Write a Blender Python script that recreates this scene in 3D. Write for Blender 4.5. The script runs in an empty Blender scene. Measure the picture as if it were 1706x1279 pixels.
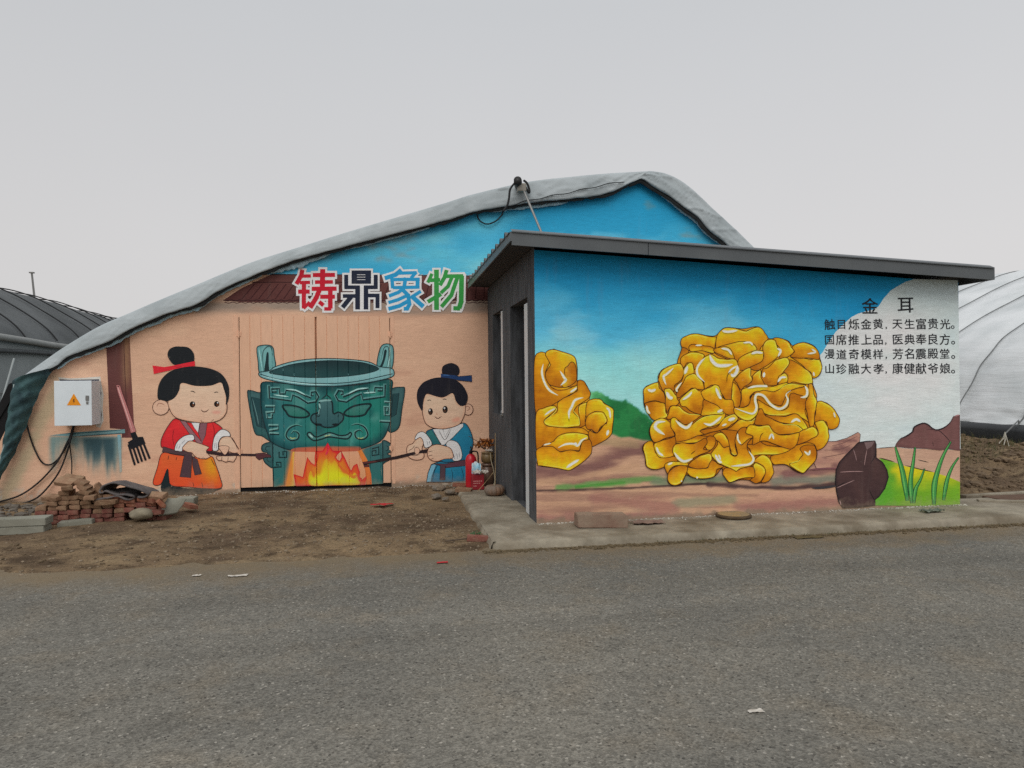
import bpy, bmesh, math, random
import numpy as np
from mathutils import Vector, Matrix, noise as mnoise
from mathutils.geometry import tessellate_polygon, delaunay_2d_cdt

S = bpy.context.scene
COL = S.collection
random.seed(7)
RNG = np.random.default_rng(7)

# ------------------------------------------------------------------ camera
F, YAW, PIT, ROL = 1189.96, .1769425, -.0030943, -.0096209
CAM = np.array([-1.61841, -7.60701, 1.55])
_fw = np.array([math.sin(YAW)*math.cos(PIT), math.cos(YAW)*math.cos(PIT), math.sin(PIT)])
_r = np.array([math.cos(YAW), -math.sin(YAW), 0.0])
_u = np.cross(_r, _fw)
_r2 = _r*math.cos(ROL)+_u*math.sin(ROL)
_u2 = -_r*math.sin(ROL)+_u*math.cos(ROL)
cd = bpy.data.cameras.new('camera')
cam = bpy.data.objects.new('camera', cd)
COL.objects.link(cam)
cd.sensor_width = 36.0
cd.lens = F/1706*36.0
cd.clip_start = .05
cd.clip_end = 2000
M = Matrix.Identity(4)
for i in range(3):
    M[i][0], M[i][1], M[i][2], M[i][3] = _r2[i], _u2[i], -_fw[i], CAM[i]
cam.matrix_world = M
S.camera = cam

# ------------------------------------------------------------------ world, sun, exposure
SUN_EL, SUN_AZ = math.radians(50), math.radians(200)      # from in front of the walls, high, behind thick cloud
w = bpy.data.worlds.new('World'); S.world = w; w.use_nodes = True
nt = w.node_tree; nt.nodes.clear()
out = nt.nodes.new('ShaderNodeOutputWorld'); bg = nt.nodes.new('ShaderNodeBackground')
sky = nt.nodes.new('ShaderNodeTexSky'); sky.sky_type = 'NISHITA'; sky.sun_disc = False
sky.sun_elevation = SUN_EL; sky.sun_rotation = SUN_AZ
sky.dust_density = 8.0; sky.air_density = 1.0; sky.ozone_density = 1.0
# the overcast: a thick grey cloud deck over the clear sky, a little brighter towards the zenith
tc = nt.nodes.new('ShaderNodeTexCoord'); sep = nt.nodes.new('ShaderNodeSeparateXYZ')
nt.links.new(tc.outputs['Generated'], sep.inputs[0])
ramp = nt.nodes.new('ShaderNodeValToRGB')
ramp.color_ramp.elements[0].position = 0.0; ramp.color_ramp.elements[0].color = (.700, .688, .682, 1)
ramp.color_ramp.elements[1].position = 1.0; ramp.color_ramp.elements[1].color = (.67, .70, .73, 1)
e = ramp.color_ramp.elements.new(.16); e.color = (.678, .668, .668, 1)
e = ramp.color_ramp.elements.new(.46); e.color = (.582, .594, .610, 1)
nt.links.new(sep.outputs['Z'], ramp.inputs[0])
cn = nt.nodes.new('ShaderNodeTexNoise'); cn.inputs['Scale'].default_value = 1.6; cn.inputs['Detail'].default_value = 3
nt.links.new(tc.outputs['Generated'], cn.inputs['Vector'])
cm = nt.nodes.new('ShaderNodeMapRange'); cm.inputs['To Min'].default_value = 9.75; cm.inputs['To Max'].default_value = 10.75
nt.links.new(cn.outputs['Fac'], cm.inputs['Value'])
sc_ = nt.nodes.new('ShaderNodeVectorMath'); sc_.operation = 'SCALE'
ew = nt.nodes.new('ShaderNodeMath'); ew.operation = 'MULTIPLY_ADD'; ew.inputs[1].default_value = .55     # the deck thins slowly towards the east
nt.links.new(sep.outputs['X'], ew.inputs[0]); nt.links.new(cm.outputs[0], ew.inputs[2])
nt.links.new(ramp.outputs['Color'], sc_.inputs[0]); nt.links.new(ew.outputs[0], sc_.inputs['Scale'])
mx = nt.nodes.new('ShaderNodeMix'); mx.data_type = 'RGBA'; mx.inputs[0].default_value = .94
nt.links.new(sky.outputs[0], mx.inputs[6]); nt.links.new(sc_.outputs[0], mx.inputs[7])
nt.links.new(mx.outputs[2], bg.inputs['Color']); bg.inputs['Strength'].default_value = .10
nt.links.new(bg.outputs[0], out.inputs[0])

sd = bpy.data.lights.new('sun', 'SUN'); sd.energy = 1.25; sd.angle = math.radians(50); sd.color = (1, .965, .92)
so = bpy.data.objects.new('sun', sd); COL.objects.link(so)
_dir = Vector((math.sin(SUN_AZ)*math.cos(SUN_EL), math.cos(SUN_AZ)*math.cos(SUN_EL), math.sin(SUN_EL)))
so.rotation_euler = _dir.to_track_quat('Z', 'Y').to_euler()
S.view_settings.view_transform = 'Standard'; S.view_settings.look = 'None'
S.view_settings.gamma = 1; S.view_settings.exposure = 0.0
S.view_settings.use_curve_mapping = False
S.cycles.use_denoising = False

# ------------------------------------------------------------------ helpers: photograph -> planes of the place
def ray(px, py): return _fw+_r2*((px-853)/F)-_u2*((py-639.5)/F)
def onY(px, py, y=0.0):
    d = ray(px, py); return CAM+d*((y-CAM[1])/d[1])
def onX(px, py, x=0.0):
    d = ray(px, py); return CAM+d*((x-CAM[0])/d[0])
def onZ(px, py, z=0.0):
    d = ray(px, py); return CAM+d*((z-CAM[2])/d[2])
FAC = 3.554                                                # depth of the greenhouse end wall

def lin(c):
    c = c/255.0
    return c/12.92 if c <= .04045 else ((c+.055)/1.055)**2.4
WALLK, GNDK = 1/.66, 1/.92
def wc(r, g, b, k=None):
    """paint colour of a wall: what the eye sees of it, divided by the daylight on an upright wall"""
    k = WALLK if k is None else k
    return tuple(min(.88, lin(v)*k) for v in (r, g, b))
def gc(r, g, b): return wc(r, g, b, GNDK)

# ------------------------------------------------------------------ helpers: objects
ROOT = {}
def tag(o, label=None, cat=None, group=None, kind=None):
    if label: o['label'] = label
    if cat: o['category'] = cat
    if group: o['group'] = group
    if kind: o['kind'] = kind
    return o
def wl(o):
    return ROOT.get(o.name, Vector((0, 0, 0))) if o else Vector((0, 0, 0))
def empty(name, loc, label, cat, group=None):
    o = bpy.data.objects.new(name, None); COL.objects.link(o); o.location = loc
    o.empty_display_size = .1
    ROOT[o.name] = Vector(loc)
    return tag(o, label, cat, group)
def link(name, me, mat, parent=None):
    o = bpy.data.objects.new(name, me); COL.objects.link(o)
    if mat:
        for m in (mat if isinstance(mat, (list, tuple)) else [mat]): me.materials.append(m)
    if parent is not None:
        o.parent = parent; ROOT[o.name] = wl(parent)
    return o
def obj(name, verts, faces, mat, parent=None, smooth=False, local=False, loc=None):
    me = bpy.data.meshes.new(name)
    off = wl(parent) if not local else Vector((0, 0, 0))
    if loc is not None: off = Vector(loc)
    v = [(p[0]-off[0], p[1]-off[1], p[2]-off[2]) for p in verts]
    me.from_pydata(v, [], [tuple(f) for f in faces]); me.update()
    if smooth: me.polygons.foreach_set('use_smooth', [True]*len(me.polygons))
    o = link(name, me, mat, parent)
    if loc is not None and parent is None: o.location = loc; ROOT[o.name] = Vector(loc)
    return o
def fix_normals(o):
    bm = bmesh.new(); bm.from_mesh(o.data); bmesh.ops.recalc_face_normals(bm, faces=bm.faces[:]); bm.to_mesh(o.data); bm.free()

class MB:
    """collects shapes into one mesh"""
    def __init__(s): s.v = []; s.f = []
    def add(s, v, f):
        n = len(s.v); s.v += [tuple(p) for p in v]; s.f += [tuple(i+n for i in q) for q in f]
    def box(s, lo, hi, bev=0.0, rot=None, piv=None):
        bm = bmesh.new(); bmesh.ops.create_cube(bm, size=1)
        for v in bm.verts:
            v.co = Vector([(lo[i]+hi[i])/2+v.co[i]*(hi[i]-lo[i]) for i in range(3)])
        if bev: bmesh.ops.bevel(bm, geom=bm.edges[:], offset=bev, segments=2, affect='EDGES', profile=.6)
        if rot is not None:
            c = Vector(piv if piv is not None else [(lo[i]+hi[i])/2 for i in range(3)])
            for v in bm.verts: v.co = rot @ (v.co-c)+c
        bm.verts.index_update()
        s.add([v.co[:] for v in bm.verts], [[v.index for v in f.verts] for f in bm.faces]); bm.free()
    def tube(s, pts, r, n=8, caps=True):
        pts = [Vector(p) for p in pts]; rr = r if isinstance(r, (list, tuple)) else [r]*len(pts)
        v = []; f = []; up = None
        for i, p in enumerate(pts):
            t = (pts[min(i+1, len(pts)-1)]-pts[max(i-1, 0)]).normalized()
            if up is None: up = t.orthogonal().normalized()
            up = (up-t*up.dot(t)); up = up.normalized() if up.length > 1e-6 else t.orthogonal().normalized()
            sd_ = t.cross(up)
            for k in range(n):
                a = 2*math.pi*k/n; v.append(p+(up*math.cos(a)+sd_*math.sin(a))*rr[i])
        for i in range(len(pts)-1):
            for k in range(n): f.append((i*n+k, i*n+(k+1) % n, (i+1)*n+(k+1) % n, (i+1)*n+k))
        if caps: f.append(tuple(range(n))[::-1]); f.append(tuple((len(pts)-1)*n+k for k in range(n)))
        s.add(v, f)
    def lathe(s, prof, c=(0, 0, 0), n=24, fn=None):
        v = []; f = []
        for (r, z) in prof:
            for k in range(n):
                a = 2*math.pi*k/n; q = fn(a, r, z) if fn else (r, z)
                v.append((c[0]+q[0]*math.cos(a), c[1]+q[0]*math.sin(a), c[2]+q[1]))
        for i in range(len(prof)-1):
            for k in range(n): f.append((i*n+k, i*n+(k+1) % n, (i+1)*n+(k+1) % n, (i+1)*n+k))
        f.append(tuple(range(n))[::-1]); f.append(tuple((len(prof)-1)*n+k for k in range(n)))
        s.add(v, f)
    def build(s, name, mat, parent=None, smooth=False, loc=None, local=False):
        return obj(name, s.v, s.f, mat, parent, smooth, local, loc)

def spline(pts, closed=False, sub=5):
    P = [np.array(p, float) for p in pts]; n = len(P); o = []
    rng = range(n) if closed else range(n-1)
    for i in rng:
        if closed: a, b, c, d = P[i-1], P[i], P[(i+1) % n], P[(i+2) % n]
        else: a, b, c, d = P[max(i-1, 0)], P[i], P[i+1], P[min(i+2, n-1)]
        for k in range(sub):
            t = k/sub
            o.append(.5*((2*b)+(-a+c)*t+(2*a-5*b+4*c-d)*t*t+(-a+3*b-3*c+d)*t**3))
    if not closed: o.append(P[-1])
    return o

def rock(seed, sx, sy, sz, amp=.25, sub=2, freq=1.6):
    bm = bmesh.new(); bmesh.ops.create_icosphere(bm, subdivisions=sub, radius=1)
    for v in bm.verts:
        q = v.co.normalized()
        d = 1+amp*mnoise.noise(q*freq+Vector((seed*3.1, seed*1.7, 0)))+amp*.5*mnoise.noise(q*freq*2.7+Vector((0, seed*2.3, seed)))
        v.co = Vector((q.x*sx*d, q.y*sy*d, q.z*sz*d))
    bm.verts.index_update()
    r = ([v.co[:] for v in bm.verts], [[v.index for v in f.verts] for f in bm.faces]); bm.free(); return r

# ------------------------------------------------------------------ helpers: materials
def nodes(name):
    m = bpy.data.materials.new(name); m.use_nodes = True
    t = m.node_tree; b = t.nodes['Principled BSDF']
    return m, t, b
def texnoise(t, scale, detail=4, rough=.6, stretch=None, coord='Object'):
    tc = t.nodes.new('ShaderNodeTexCoord'); n = t.nodes.new('ShaderNodeTexNoise')
    n.inputs['Scale'].default_value = scale; n.inputs['Detail'].default_value = detail; n.inputs['Roughness'].default_value = rough
    if stretch:
        mp = t.nodes.new('ShaderNodeMapping'); mp.inputs['Scale'].default_value = stretch
        t.links.new(tc.outputs[coord], mp.inputs[0]); t.links.new(mp.outputs[0], n.inputs['Vector'])
    else: t.links.new(tc.outputs[coord], n.inputs['Vector'])
    return n
def maprange(t, src, a, b, lo=.25, hi=.75):
    r = t.nodes.new('ShaderNodeMapRange'); r.inputs['From Min'].default_value = lo; r.inputs['From Max'].default_value = hi
    r.inputs['To Min'].default_value = a; r.inputs['To Max'].default_value = b
    t.links.new(src, r.inputs['Value']); return r.outputs[0]
def mixrgb(t, fac, a, b, mode='MIX'):
    m = t.nodes.new('ShaderNodeMix'); m.data_type = 'RGBA'; m.blend_type = mode
    for s, v in ((0, fac), (6, a), (7, b)):
        if hasattr(v, 'is_linked') or hasattr(v, 'links'): t.links.new(v, m.inputs[s])
        elif isinstance(v, (int, float)): m.inputs[s].default_value = v
        else: m.inputs[s].default_value = (v[0], v[1], v[2], 1)
    return m.outputs[2]
def grey(t, val):
    c = t.nodes.new('ShaderNodeCombineColor')
    for k in range(3): t.links.new(val, c.inputs[k])
    return c.outputs[0]
def bump(t, b, src, dist=.004, strength=.5):
    n = t.nodes.new('ShaderNodeBump'); n.inputs['Distance'].default_value = dist; n.inputs['Strength'].default_value = strength
    t.links.new(src, n.inputs['Height']); t.links.new(n.outputs[0], b.inputs['Normal'])
def mat(name, col, rough=.7, var=.18, scale=6, stretch=None, col2=None, c2scale=2.5, bmp=.0, bscale=None, metal=0.0, spec=.3, bstretch=None):
    m, t, b = nodes(name)
    n = texnoise(t, scale, 5, .62, stretch)
    c = mixrgb(t, 1.0, col, grey(t, maprange(t, n.outputs['Fac'], 1-var, 1+var)), 'MULTIPLY')
    if col2 is not None:
        n2 = texnoise(t, c2scale, 5, .6, stretch)
        c = mixrgb(t, maprange(t, n2.outputs['Fac'], 0, 1, .42, .66), c, col2)
    t.links.new(c, b.inputs['Base Color'])
    b.inputs['Roughness'].default_value = rough; b.inputs['Metallic'].default_value = metal
    b.inputs['Specular IOR Level'].default_value = spec
    if bmp:
        nb = texnoise(t, bscale or scale*4, 6, .65, bstretch or stretch); bump(t, b, nb.outputs['Fac'], bmp, .8)
    return m

def paint_material(name, stretch=(2.2, 2.2, 11), var=.10, fine=.10, bmp=.006, rough=.72, worn=0.0):
    """wall paint: colour from the paint layer itself, brush marks and plaster ripple on top"""
    m, t, b = nodes(name)
    a = t.nodes.new('ShaderNodeAttribute'); a.attribute_name = 'paint'
    n1 = texnoise(t, 2.2, 5, .65, stretch)
    n2 = texnoise(t, 14, 4, .7, stretch)
    c = mixrgb(t, 1.0, a.outputs['Color'], grey(t, maprange(t, n1.outputs['Fac'], 1-var, 1+var)), 'MULTIPLY')
    c = mixrgb(t, 1.0, c, grey(t, maprange(t, n2.outputs['Fac'], 1-fine, 1+fine)), 'MULTIPLY')
    # mud splashed up from the ground and thin places where the plaster shows through
    tc = t.nodes.new('ShaderNodeTexCoord'); sp = t.nodes.new('ShaderNodeSeparateXYZ'); t.links.new(tc.outputs['Object'], sp.inputs[0])
    n4 = texnoise(t, 5, 6, .72); ad = t.nodes.new('ShaderNodeMath'); ad.operation = 'MULTIPLY_ADD'; ad.inputs[1].default_value = -.55
    t.links.new(n4.outputs['Fac'], ad.inputs[0]); t.links.new(sp.outputs['Z'], ad.inputs[2])
    c = mixrgb(t, maprange(t, ad.outputs[0], .55, 0, -.40, -.16), c, wc(146, 128, 108))
    n5 = texnoise(t, 16, 6, .75); c = mixrgb(t, maprange(t, n5.outputs['Fac'], 0, .38, .66, .76), c, wc(188, 178, 166))
    dr = texnoise(t, 2.4, 5, .7, (4, 4, .5)); c = mixrgb(t, maprange(t, dr.outputs['Fac'], 0, .10, .55, .75), c, wc(120, 112, 104))
    t.links.new(c, b.inputs['Base Color']); b.inputs['Roughness'].default_value = rough
    b.inputs['Specular IOR Level'].default_value = .25
    if bmp:
        n3 = texnoise(t, 9, 5, .6, (1.3, 1.3, 6)); bump(t, b, n3.outputs['Fac'], bmp, .6)
    return m

# ------------------------------------------------------------------ helpers: mural painting
def pt_seg(P, a, b):
    d = b-a; L = (d*d).sum()+1e-9
    t = np.clip(((P-a)@d)/L, 0, 1)
    return np.hypot(*(P-(a+t[:, None]*d)).T)
def poly_dist(P, poly):
    r = np.full(len(P), 1e9)
    for i in range(len(poly)): r = np.minimum(r, pt_seg(P, poly[i-1], poly[i]))
    return r
def inside(P, poly):
    r = np.zeros(len(P), bool)
    for i in range(len(poly)):
        a, b = poly[i-1], poly[i]
        c = ((a[1] > P[:, 1]) != (b[1] > P[:, 1]))
        with np.errstate(divide='ignore', invalid='ignore'):
            r ^= c & (P[:, 0] < (b[0]-a[0])*(P[:, 1]-a[1])/(b[1]-a[1])+a[0])
    return r

class Paint:
    """layers of paint on an upright wall at depth y; shapes are outlines on that wall"""
    STEP = .00003
    def __init__(s, y, base=.002): s.y = y; s.base = base; s.v = []; s.c = []; s.f = []; s.n = 0; s.T = (0, 0, 1.0)
    def crop(s, ox, oy, sc): s.T = (ox, oy, sc); return s
    def px(s, p): return np.array([s.T[0]+p[0]/s.T[2], s.T[1]+p[1]/s.T[2]])
    def _emit(s, P, cols, faces, layer=None):
        if layer is None: s.n += 1; layer = s.n
        k = len(s.v); yy = s.y-s.base-layer*s.STEP
        for p in P:
            q = onY(p[0], p[1], s.y); s.v.append((q[0], yy, q[2]))
        if isinstance(cols, tuple): s.c += [cols]*len(P)
        else: s.c += [tuple(c) for c in cols]
        s.f += [tuple(i+k for i in f) for f in faces]
    def shape(s, pts, smooth):
        P = [s.px(p) for p in pts]
        return spline(P, True, 5) if smooth else P
    def fill(s, pts, col, smooth=True, line=0, lc=(30, 25, 25)):
        P = s.shape(pts, smooth)
        tri = tessellate_polygon([[Vector((p[0], p[1], 0)) for p in P]])
        s._emit(P, wc(*col), tri)
        if line: s._ribbon(P, line, wc(*lc), True)
        return P
    def grad(s, pts, fn, smooth=True, step=4.0, line=0, lc=(40, 25, 15)):
        """fn(points, edge distance, 0..1 box coords) -> N x 3 seen colours"""
        P = s.shape(pts, smooth); A = np.array(P)
        lo, hi = A.min(0), A.max(0)
        gx, gy = np.meshgrid(np.arange(lo[0]+step/2, hi[0], step), np.arange(lo[1]+step/2, hi[1], step))
        G = np.stack([gx.ravel(), gy.ravel()], 1)
        if len(G):
            G = G+RNG.uniform(-.25, .25, G.shape)*step
            G = G[inside(G, A)]
            if len(G): G = G[poly_dist(G, A) > step*.45]
        allp = np.concatenate([A, G]) if len(G) else A
        res = delaunay_2d_cdt([Vector(p) for p in allp], [], [list(range(len(A)))], 1, 1e-5)
        V = np.array([(p[0], p[1]) for p in res[0]])
        if len(V) == 0: return P
        d = poly_dist(V, A); uv = (V-lo)/np.maximum(hi-lo, 1e-6)
        C = np.clip(np.array(fn(V, d, uv), float), 0, 255)
        s._emit(V, [wc(*c) for c in C], res[2])
        if line: s._ribbon(P, line, wc(*lc), True)
        return P
    def _ribbon(s, P, w, col, closed=False, taper=False, layer=None):
        P = [np.array(p, float) for p in P]; n = len(P)
        if n < 2: return
        V = []; ww = w if not isinstance(w, (int, float)) else None
        for i in range(n):
            a = P[i-1] if (closed or i > 0) else P[i]
            b = P[(i+1) % n] if (closed or i < n-1) else P[i]
            t = b-a; L = np.hypot(*t); t = t/L if L > 1e-9 else np.array([1., 0])
            nn = np.array([-t[1], t[0]]); h = (ww[i] if ww else w)/2
            if taper:
                u = i/(n-1); h *= max(.12, min(1, min(u, 1-u)*4.0+.12))
            V += [P[i]+nn*h, P[i]-nn*h]
        fc = [(2*i, 2*i+1, 2*i+3, 2*i+2) for i in range(n-1)]
        if closed: fc.append((2*n-2, 2*n-1, 1, 0))
        s._emit(V, col, fc, layer)
    def line(s, pts, w=1.3, col=(30, 25, 25), smooth=True, taper=True, closed=False):
        P = [s.px(p) for p in pts]
        if smooth and len(P) > 2: P = spline(P, closed, 5)
        elif len(P) == 2: P = [P[0]+(P[1]-P[0])*k/4 for k in range(5)]
        s._ribbon(P, w, wc(*col), closed, taper)
    def bars(s, strokes, col, grow=0.0):
        """lettering: straight brush bars (points, width); square ends"""
        for pts, w in strokes:
            P = [s.px(p) for p in pts]; h = (w/2+grow)/s.T[2]
            for i in range(len(P)-1):
                d = P[i+1]-P[i]; L = np.hypot(*d); t = d/L; nn = np.array([-t[1], t[0]])
                ext = grow/s.T[2]
                a = P[i]-t*(ext if i == 0 else h*.55); b = P[i+1]+t*(ext if i == len(P)-2 else h*.55)
                s._emit([a+nn*h, b+nn*h, b-nn*h, a-nn*h], wc(*col), [(0, 1, 2, 3)])
    def ell(s, c, rx, ry, col, line=0, lc=(30, 25, 25), n=20):
        pts = [(c[0]+rx*math.cos(2*math.pi*k/n), c[1]+ry*math.sin(2*math.pi*k/n)) for k in range(n)]
        s.fill(pts, col, False, line, lc)
    def glyph(s, ch, cx, cy, size, col, rot=0.0, off=0.0):
        """one written character centred on (cx, cy)"""
        cu = bpy.data.curves.new('glyph', 'FONT'); cu.body = ch; cu.size = 1.0; cu.offset = off; cu.fill_mode = 'FRONT'; cu.resolution_u = 4
        o = bpy.data.objects.new('glyph', cu); COL.objects.link(o)
        dg = bpy.context.evaluated_depsgraph_get(); me = bpy.data.meshes.new_from_object(o.evaluated_get(dg))
        V = [(v.co.x, v.co.y) for v in me.vertices]; Fc = [tuple(p.vertices) for p in me.polygons]
        bpy.data.objects.remove(o); bpy.data.curves.remove(cu); bpy.data.meshes.remove(me)
        if not V: return
        if True:
            xs = [v[0] for v in V]; ys = [v[1] for v in V]; x0 = (min(xs)+max(xs))/2; y0 = (min(ys)+max(ys))/2
        ca, sa = math.cos(rot), math.sin(rot)
        P = [(cx+((v[0]-x0)*ca-(v[1]-y0)*sa)*size, cy-((v[0]-x0)*sa+(v[1]-y0)*ca)*size) for v in V]
        s._emit(P, wc(*col), Fc)
    def build(s, name, material, parent, grooves=None, label=None):
        off = wl(parent)
        me = bpy.data.meshes.new(name)
        me.from_pydata([(v[0]-off[0], v[1]-off[1], v[2]-off[2]) for v in s.v], [], s.f)
        at = me.attributes.new('paint', 'FLOAT_COLOR', 'POINT')
        at.data.foreach_set('color', np.array([(c[0], c[1], c[2], 1) for c in s.c], 'f').ravel())
        if grooves:
            bm = bmesh.new(); bm.from_mesh(me)
            for gx, gw, gd in grooves:
                for q in (gx-gw, gx, gx+gw):
                    bmesh.ops.bisect_plane(bm, geom=bm.verts[:]+bm.edges[:]+bm.faces[:], dist=1e-6, plane_co=(q-off[0], 0, 0), plane_no=(1, 0, 0))
                for v in bm.verts:
                    if abs(v.co.x+off[0]-gx) < gw*.5: v.co.y += gd
            bm.to_mesh(me); bm.free()
        me.update()
        o = link(name, me, material, parent)
        if label: o['label'] = label
        return o

# ------------------------------------------------------------------ numeric noise for soft painting
def vnoise(P, scale, seed=0, octv=3, sx=1.0, sy=1.0):
    r = np.random.default_rng(seed); tot = np.zeros(len(P)); amp = 1.0; nrm = 0
    for o in range(octv):
        g = r.random((64, 64)); Q = np.stack([P[:, 0]*sx, P[:, 1]*sy], 1)/scale*(2**o)+17.3*o
        i = np.floor(Q).astype(int); f = Q-i; f = f*f*(3-2*f)
        a = g[i[:, 0] % 64, i[:, 1] % 64]; b = g[(i[:, 0]+1) % 64, i[:, 1] % 64]
        c = g[i[:, 0] % 64, (i[:, 1]+1) % 64]; d = g[(i[:, 0]+1) % 64, (i[:, 1]+1) % 64]
        tot += amp*((a*(1-f[:, 0])+b*f[:, 0])*(1-f[:, 1])+(c*(1-f[:, 0])+d*f[:, 0])*f[:, 1]); nrm += amp; amp *= .55
    return tot/nrm
def sstep(x, a, b): t = np.clip((x-a)/(b-a), 0, 1); return t*t*(3-2*t)
def blend(C, col, m): return C*(1-m[:, None])+np.array(col, float)*m[:, None]
def brush(P, pts, w, soft=.6, nz=.5, seed=1, sx=.4, sy=1.0):
    """soft brush stroke mask along a polyline"""
    d = np.full(len(P), 1e9)
    for i in range(len(pts)-1): d = np.minimum(d, pt_seg(P, np.array(pts[i], float), np.array(pts[i+1], float)))
    n = vnoise(P, max(6, w*.8), seed, 3, sx, sy)-.5
    return 1-sstep(d/w+n*nz*2, 1-soft, 1+soft*.5)
def lerpc(a, b, t): return np.array(a, float)[None]*(1-t[:, None])+np.array(b, float)[None]*t[:, None]
def proj(V):
    d = V-CAM; z = d@_fw
    return np.stack([853+F*(d@_r2)/z, 639.5-F*(d@_u2)/z], 1)
LINV = np.vectorize(lin)
def wall_sheet(name, V, faces, C, mat, parent):
    off = wl(parent)
    me = bpy.data.meshes.new(name); me.from_pydata([tuple(v-np.array(off)) for v in V], [], faces); me.update()
    A = np.ones((len(V), 4), 'f'); A[:, :3] = np.minimum(.88, LINV(np.clip(C, 0, 255))*WALLK)
    at = me.attributes.new('paint', 'FLOAT_COLOR', 'POINT'); at.data.foreach_set('color', A.ravel())
    return link(name, me, mat, parent)

PAINTM = paint_material('wall_paint')
PAINTG = paint_material('metal_gate_paint', stretch=(16, 16, 2), var=.08, fine=.07, bmp=.0, rough=.55)

# ================================================================== GROUND
ROADZ = -.07
def height(x, y):
    """the bare yard: nearly level, dipping under the asphalt along a ragged line, heaped to the right of the annex"""
    n = mnoise.noise(Vector((x*.7, y*.7, 3)))*.022+mnoise.noise(Vector((x*2.3, y*2.3, 7)))*.016+mnoise.noise(Vector((x*7, y*7, 1)))*.007+mnoise.noise(Vector((x*19, y*19, 5)))*.003
    z = -.045-.012*max(0, -x-3)+n
    for xr in (-3.35, -1.95):
        q = (x-xr-.10*math.sin(y*1.3+xr)-.12*y)/.13; z -= .022*math.exp(-q*q)*(.6+.8*mnoise.noise(Vector((x, y*1.7, xr)))); q = (abs(q)-1.9)/.7; z += .010*math.exp(-q*q)
    if x > 5.3:
        k = min(1, (x-5.3)/.7)*min(1, max(0, (y-.35)/.9)); z += k*(.05+.135*min(3.6, max(0, x-5.9))+.10*mnoise.noise(Vector((x*.9, y*.9, 11)))+.06*mnoise.noise(Vector((x*2.9, y*2.9, 2)))+.03*mnoise.noise(Vector((x*8, y*8, 2))))
    if x < -6.2: z += .03*mnoise.noise(Vector((x*5, y*5, 9)))
    e = y-(-.90+.05*mnoise.noise(Vector((x*1.1, 0, 0)))+.03*mnoise.noise(Vector((x*4.1, 4, 0)))+(.12 if x > -.7 else 0))
    if e < .5:
        t = max(-.25, e)/.5; z = min(z, ROADZ+(z-ROADZ+.012)*t-.006) if e < .5 else z
    if -.72 < x < 6.1 and -.95 < y < 3.6: z = min(z, -.05)
    if -.45 < x < 5.95 and -.7 < y < 3.6: z = -.12
    return z
def grid(x0, x1, y0, y1, st):
    nx, ny = int((x1-x0)/st)+1, int((y1-y0)/st)+1; v = []; f = []
    for j in range(ny):
        for i in range(nx):
            x, y = x0+i*st, y0+j*st; v.append((x, y, height(x, y)))
    for j in range(ny-1):
        for i in range(nx-1): a = j*nx+i; f.append((a, a+1, a+nx+1, a+nx))
    return v, f
def dirt_mat():
    m, t, b = nodes('bare_dirt')
    big = texnoise(t, .75, 5, .62); mid = texnoise(t, 3.5, 6, .68); fine = texnoise(t, 38, 5, .72)
    c = mixrgb(t, maprange(t, big.outputs['Fac'], 0, 1, .40, .60), gc(136, 116, 90), gc(98, 82, 66))
    c = mixrgb(t, maprange(t, mid.outputs['Fac'], 0, .85, .49, .64), c, gc(74, 61, 48))
    pal = texnoise(t, 1.9, 6, .7, (.6, 1.6, 1)); c = mixrgb(t, maprange(t, pal.outputs['Fac'], 0, .65, .54, .70), c, gc(152, 134, 106))
    c = mixrgb(t, 1.0, c, grey(t, maprange(t, fine.outputs['Fac'], .55, 1.45)), 'MULTIPLY')
    vo = t.nodes.new('ShaderNodeTexVoronoi'); vo.inputs['Scale'].default_value = 42
    tc = t.nodes.new('ShaderNodeTexCoord'); t.links.new(tc.outputs['Object'], vo.inputs['Vector'])
    sp = maprange(t, vo.outputs['Distance'], .55, 0, .05, .22)
    c = mixrgb(t, sp, c, gc(142, 130, 112))
    t.links.new(c, b.inputs['Base Color']); b.inputs['Roughness'].default_value = .95; b.inputs['Specular IOR Level'].default_value = .1
    bump(t, b, fine.outputs['Fac'], .02, .9)
    return m
DIRT = dirt_mat()
v, f = grid(-11, 13.5, -1.15, 5.0, .055)
tag(obj('dirt_yard', v, f, DIRT, None, True), kind='structure')
v, f = [], []
far = mat('far_ground', gc(108, 92, 72), .95, .3, .8, col2=gc(84, 78, 58), c2scale=.3)
tag(obj('ground', [(-500, -500, -.16), (500, -500, -.16), (500, 700, -.16), (-500, 700, -.16)], [(0, 1, 2, 3)], far), kind='structure')
v, f = grid(5.9, 20, 4.9, 16, .16)
tag(obj('field_soil', v, f, DIRT, None, True), kind='structure')

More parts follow.
